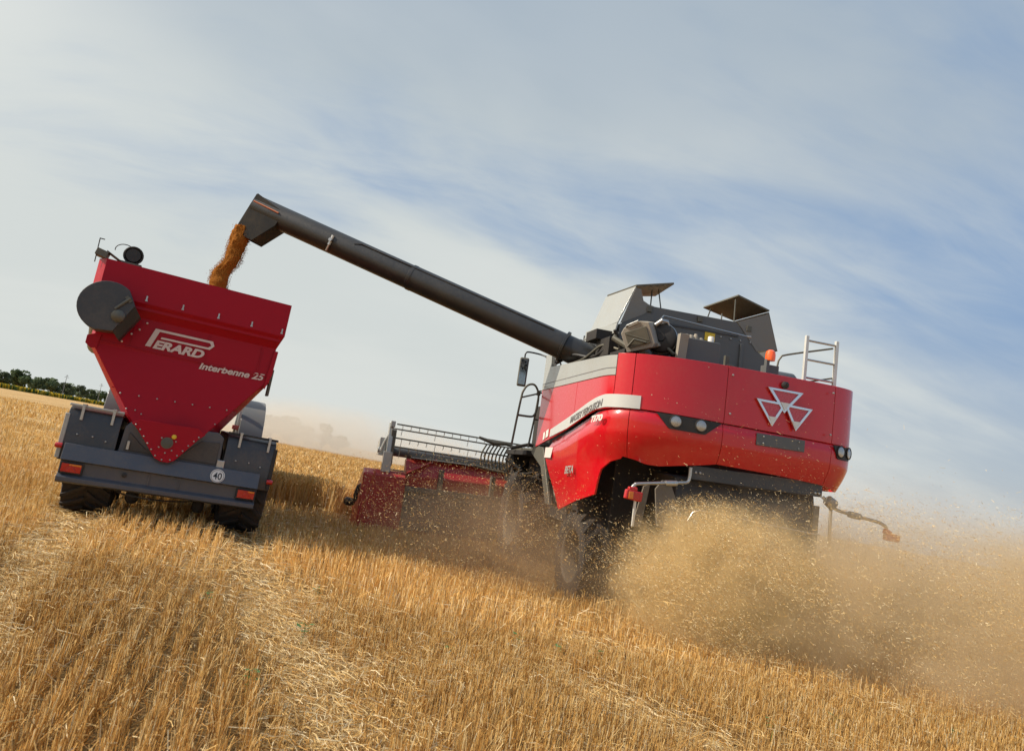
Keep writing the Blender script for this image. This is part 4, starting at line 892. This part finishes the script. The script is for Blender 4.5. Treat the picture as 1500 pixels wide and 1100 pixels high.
# ================================================================= grain stream
pts=[];rr=[]
g0=Tm@Vector((.16,2.98,5.60)); g1=Tm@Vector((.01,2.99,4.30)); g2=Tm@Vector((-.10,3.0,3.4))
NB=60; n=22; V=[];
for i in range(NB):
    t=i/(NB-1); c=g0.lerp(g2,t); lat=.05*math.sin(t*9)+.03*math.sin(t*21+1); R0=.155-.015*t+.022*math.sin(t*13+.6)
    for k in range(n):
        a=2*PI*k/n; d=Vector((math.cos(a),math.sin(a),0))
        p=c+d*R0*(1+.28*noise.noise(Vector((math.cos(a)*1.3,math.sin(a)*1.3,t*9)))+.16*noise.noise(Vector((math.cos(a)*4,math.sin(a)*4,t*30))))+Vector((lat,0,0)); V.append(p)
b=MB(); b.v=[tuple(p) for p in V]; b.f=[(i*n+k,i*n+(k+1)%n,(i+1)*n+(k+1)%n,(i+1)*n+k) for i in range(NB-1) for k in range(n)]+[tuple(range(n)),tuple(range((NB-1)*n,NB*n))]
gb=[]
for q in range(9000):
    t=random.random(); c=g0.lerp(g2,t)+Vector((.05*math.sin(t*9)+.03*math.sin(t*21+1),0,0)); a=random.uniform(0,2*PI); r_=.14+abs(random.gauss(0,.03))+ (.05*max(0,math.sin(a))*random.random())
    p=c+Vector((math.cos(a)*r_,math.sin(a)*r_,random.uniform(-.02,.02))); s_=.0035; L_=random.uniform(.006,.022)
    b.add([p+Vector((-s_,0,0)),p+Vector((0,-s_,-L_)),p+Vector((s_,0,0)),p+Vector((0,s_,L_))],[(0,1,2,3)])
gs_=b.obj('grain_stream','grain',None); gs_['kind']='stuff'; gs_['label']='orange stream of wheat grain falling from the auger spout into the crimson trailer'; gs_['category']='grain'

# ================================================================= trees
lm=bpy.data.materials.new('hazy_tree_leaves'); lm.use_nodes=True; t=lm.node_tree; t.nodes.clear(); g=NG(t)
at=g.n('ShaderNodeVertexColor',layer_name='tint').outputs[0]
oi=g.n('ShaderNodeObjectInfo').outputs['Random']
c_=g.mix(g.mapr(oi,0,1,0,.55,'LINEAR'),at,(.085,.13,.045))
b_=g.n('ShaderNodeBsdfPrincipled',inp={'Base Color':c_,'Roughness':.7,'Specular IOR Level':.2}); tr=g.n('ShaderNodeBsdfTranslucent',inp={'Color':c_})
mx=g.n('ShaderNodeMixShader',inp={0:.25,1:b_.outputs[0],2:tr.outputs[0]}); o_=g.n('ShaderNodeOutputMaterial'); t.links.new(mx.outputs[0],o_.inputs[0])
bark=mat('bark',(.10,.075,.05),.9)
def tree_mesh(seed,h,w):
    r=np.random.default_rng(seed); b=MB(); b.tube([(0,0,0),(.1,0,h*.3),(0,.1,h*.6)],[h*.035,h*.025,h*.012],7)
    for k in range(5):
        a=k*1.3+seed; b.tube([(0,0,h*(.25+.06*k)),(math.cos(a)*w*.3,math.sin(a)*w*.3,h*(.45+.08*k))],[h*.015,h*.005],5)
    cl=[]; 
    for k in range(16):
        a=r.uniform(0,2*PI); zz=r.uniform(.22,.92); rad=w*.5*math.sqrt(max(.05,1-((zz-.5)/.52)**2))*r.uniform(.3,.85)
        cl.append((math.cos(a)*rad,math.sin(a)*rad,zz*h,r.uniform(.14,.27)*w))
    P=[];C=[]
    for c in cl:
        n=130; d=r.normal(size=(n,3)); d/=np.linalg.norm(d,axis=1,keepdims=True); rr=r.uniform(.5,1.05,(n,1))**.5*c[3]
        P.append(np.array(c[:3])+d*rr*np.array([1,1,.8])); C.append(np.tile(np.array([.105,.135,.075])*r.uniform(.6,1.6),(n,1))*r.uniform(.7,1.3,(n,1)))  # leaf green lightened so its colour carries the distance haze
    P=np.concatenate(P);C=np.concatenate(C);n=len(P); sz=w*.045
    a=r.normal(size=(n,3));a/=np.linalg.norm(a,axis=1,keepdims=True); bb=np.cross(a,r.normal(size=(n,3)));bb/=np.linalg.norm(bb,axis=1,keepdims=True)
    s=r.uniform(.6,1.5,(n,1))*sz
    V=np.stack([P-a*s,P-bb*s*.7,P+a*s,P+bb*s*.7],1).reshape(-1,3); F=np.arange(n*4).reshape(n,4)
    return b,V,F,np.repeat(C,4,0)
protos=[]
TG='trees along the far edge of the field'
for sdx,(h,w) in enumerate(((8,8.5),(7,9),(9,7.5),(6,7))):
    b,V,F,C=tree_mesh(sdx+3,h,w); root=thing('tree','tree','tree',(0,0,0),group=TG)
    b.obj('trunk',bark,root,smooth=True); cr=mesh_np('crown',V,F,lm,C); cr.parent=root; protos.append(root)
used=set()
def put_tree(i,az,D,sc,label,rz=0):
    src=protos[i]
    if i not in used: r_=src; used.add(i)
    else:
        r_=src.copy(); COL.objects.link(r_)
        for ch in src.children:
            c=ch.copy(); COL.objects.link(c); c.parent=r_
    r_.location=(math.sin(az)*D,math.cos(az)*D,0); r_.scale=(sc,)*3; r_.rotation_euler=(0,0,rz); r_['label']=label; r_['category']='tree'; r_['group']=TG
TREES=[]
rt=random.Random(5)
# far left line, receding towards the trailer (azimuths in radians)
lt=[(-.690,300,1.25),(-.671,306,1.05),(-.655,312,1.2),(-.638,318,1.0),(-.621,326,1.3),(-.604,336,1.05),(-.588,348,1.2),(-.572,362,1.0),(-.557,378,1.15),(-.543,394,1.25),(-.529,410,1.0),(-.516,436,1.2),(-.504,470,1.0),(-.493,510,1.1),(-.482,560,1.1),(-.471,640,1.15)]
for k,(az_,D,sc) in enumerate(lt): TREES.append((az_,D,sc*.88))
dt=[(-.338,185,.90),(-.322,190,.70),(-.303,190,.78),(-.280,195,.88),(-.258,200,.80),(-.236,205,.72),(-.214,212,.6)]
NL=len(TREES)
ordw=['leftmost','second','third','fourth','fifth','sixth','seventh','eighth','ninth','tenth','eleventh','twelfth','thirteenth','fourteenth','fifteenth','sixteenth','seventeenth','eighteenth','nineteenth','twentieth']
for k,(a,D,s) in enumerate(TREES): put_tree(rt.randrange(4),a,D,s,('leftmost green tree' if k==0 else ordw[k]+' green tree from the left')+' on the horizon left of the trailer',rt.uniform(0,6))
for k,(a,D,s) in enumerate(dt): put_tree(rt.randrange(4),a,D,s,('leftmost' if k==0 else ordw[k]+' from the left')+' of the dim trees behind the dust right of the trailer',rt.uniform(0,6))
# flowering strip
b=MB(); 
def AZ(a,D,z=0): return (math.sin(a)*D,math.cos(a)*D,z)
n=40;Vn=[]
pa=[(-.95,-.42)]
fm=mat('sunflower_bloom',(.50,.36,.03),.8,dirt=.6,dirtcol=(.16,.20,.03),bump=1,bscale=.5)
NP=60000; az_=rng.uniform(-.75,-.40,NP); D_=np.interp(az_,[-.75,-.62,-.40],[235,262,400])*rng.uniform(1,1.12,NP)
x=np.sin(az_)*D_; y=np.cos(az_)*D_; h=rng.uniform(1.0,1.6,NP)
P0=np.stack([x,y,np.zeros(NP)],1); P1=np.stack([x,y,h],1)
col=np.array([[.10,.15,.03],[.75,.50,.03],[.80,.58,.05]])[rng.choice(3,NP,p=[.65,.22,.13])]
Vv,Ff,Cc=straws(P0,P1,np.full(NP,.55),col); sf=mesh_np('flowering_crop',Vv,Ff,sm,Cc); sf['kind']='stuff'; sf['label']='thin yellow strip of flowering crop in front of the far left trees'; sf['category']='crop'
# distant poles
pm=mat('grey_pole',(.22,.22,.21),.8)
for k,(a,D,lab) in enumerate(((-.545,360,'left of two thin grey poles rising above the far trees'),(-.508,400,'right of two thin grey poles rising above the far trees'))):
    b=MB(); b.tube([(0,0,0),(0,0,10)],[.16,.08],6); b.b2(-.8,.8,-.06,.06,8.8,8.95); b.b2(-.5,.5,-.06,.06,9.5,9.65); o=b.obj('utility_pole',pm); o.location=AZ(a,D); o.rotation_euler=(0,0,.6); o['label']=lab; o['category']='pole'; o['group']='poles beyond the field'

# ================================================================= dust and chaff
def dust(name,label,c,rad,rz,dens,col,nscale=1.2,seed=0,nlo=.42,nhi=.62,topfade=1.0,aniso=.2,power=1.0):
    b=MB(); b.box((0,0,0),(2,2,2)); 
    m=bpy.data.materials.new(name); m.use_nodes=True; t=m.node_tree; t.nodes.clear(); g=NG(t)
    oc=g.n('ShaderNodeTexCoord').outputs['Object']; L=g.n('ShaderNodeVectorMath',operation='LENGTH',inp={0:oc}).outputs['Value']
    wc=g.vm('ADD',g.vm('MULTIPLY',oc,(rad[0]*nscale,rad[1]*nscale,rad[2]*nscale*1.2)),(seed,seed*.7,seed*.3))
    nn=g.noise(wc,1.0,4,.6,.6)
    fall=g.mapr(L,1.0,.35)
    edge=g.mapr(nn,nlo,nhi)
    d=g.m('MULTIPLY',g.m('MULTIPLY',fall,g.m('ADD',g.m('MULTIPLY',edge,.88),.12)),dens)
    pv=g.n('ShaderNodeVolumePrincipled',inp={'Color':tuple(col)+(1,),'Density':d,'Anisotropy':aniso}); o=g.n('ShaderNodeOutputMaterial'); t.links.new(pv.outputs[0],o.inputs['Volume'])
    ob=b.obj(name,m); ob.location=c; ob.scale=rad; ob.rotation_euler=(0,0,rz); ob['kind']='stuff'; ob['label']=label; ob['category']='dust'; return ob
dust('dust_cloud','thick golden cloud of chaff dust blowing right from behind the combine harvester',(6.9,9.85,.65),(5.8,2.9,1.85),R(-4),2.2,(.90,.72,.46),1.1,3.1,.42,.60)
dust('dust_cloud','dense golden plume of chaff pouring down under the back of the combine harvester',(3.25,9.75,.75),(1.65,1.2,1.35),0,5.0,(.94,.74,.41),2.2,7.7,.43,.54)
dust('dust_cloud','thin brown dust hanging beside the wheels and left side of the combine harvester',(.75,12.5,.45),(3.2,2.9,1.4),R(20),.62,(.50,.37,.24),1.3,1.9,.38,.6)
dust('dust_cloud','pale distant dust drifting over the wheat in front of the far trees',AZ(-.205,88,1.8),(24,14,5.2),R(12),.21,(.90,.85,.76),.12,5.2,.36,.6)
dust('dust_cloud','thin far dust hanging low over the field beyond the right side of the combine',AZ(.52,34,1.2),(17,13,4.2),R(-25),.06,(.84,.77,.68),.10,9.2,.28,.6)
# flying chaff bits
parts=[]
def chaff(n,c,rad,rz,L,w,fallp=1.0,cols=(1,3,5,6,1,5,.5),zmin=.02):
    d=rng.normal(size=(n,3)); d/=np.linalg.norm(d,axis=1,keepdims=True); r_=rng.random((n,1))**fallp; q=d*r_*np.array(rad); cc,ss=math.cos(rz),math.sin(rz)
    P=np.stack([c[0]+q[:,0]*cc-q[:,1]*ss,c[1]+q[:,0]*ss+q[:,1]*cc,c[2]+q[:,2]],1); P=P[P[:,2]>zmin]; n=len(P)
    # keep clear of the combine's bodywork
    u,v=clat(P[:,0],P[:,1]); k=~((u>-1.9)&(u<2.2)&(v>-.15)&(v<6)&(P[:,2]>1.0))
    k=k&(rng.random(n)<.25+1.5*np.clip(vnoise(P[:,0]*1.0+P[:,2]*1.7,P[:,1]*1.0-P[:,2]*1.1,2.3,4)-.3,0,1))
    P=P[k]; n=len(P)
    dd=rng.normal(size=(n,3))*.75+np.array([1.1,-.55,-.55]); dd/=np.linalg.norm(dd,axis=1,keepdims=True); l=L*rng.exponential(1,n)*.8+L*.2
    parts.append(straws(P,P+dd*l[:,None],w*rng.uniform(.5,1.4,n),pal(n,cols)))
chaff(240000,(6.4,8.85,.8),(5.2,2.5,1.7),R(-4),.013,.0036,.55)
chaff(95000,(3.05,9.3,.75),(1.45,1.1,1.25),0,.015,.0038,.5)
chaff(85000,(.4,12.2,.70),(3.9,3.6,1.35),R(20),.011,.0050,.55,(3,4,4,3,2,2,1))
chaff(2500,(5.2,8.4,1.3),(4.5,2.2,1.9),0,.024,.0036,.7)
chaff(220,(2.3,9.0,.6),(1.3,1.0,.8),0,.07,.006,.6)
chaff(1500,(3.6,10.0,2.2),(2.6,.9,1.3),0,.010,.0032,.5,(0,1,2,4,0,4,0))
Vv,Ff,Cc=cat(parts); ch=mesh_np('flying_chaff',Vv,Ff,sm,Cc); ch['kind']='stuff'; ch['label']='flying bits of chopped straw and chaff thrown out behind the combine harvester'; ch['category']='chaff'
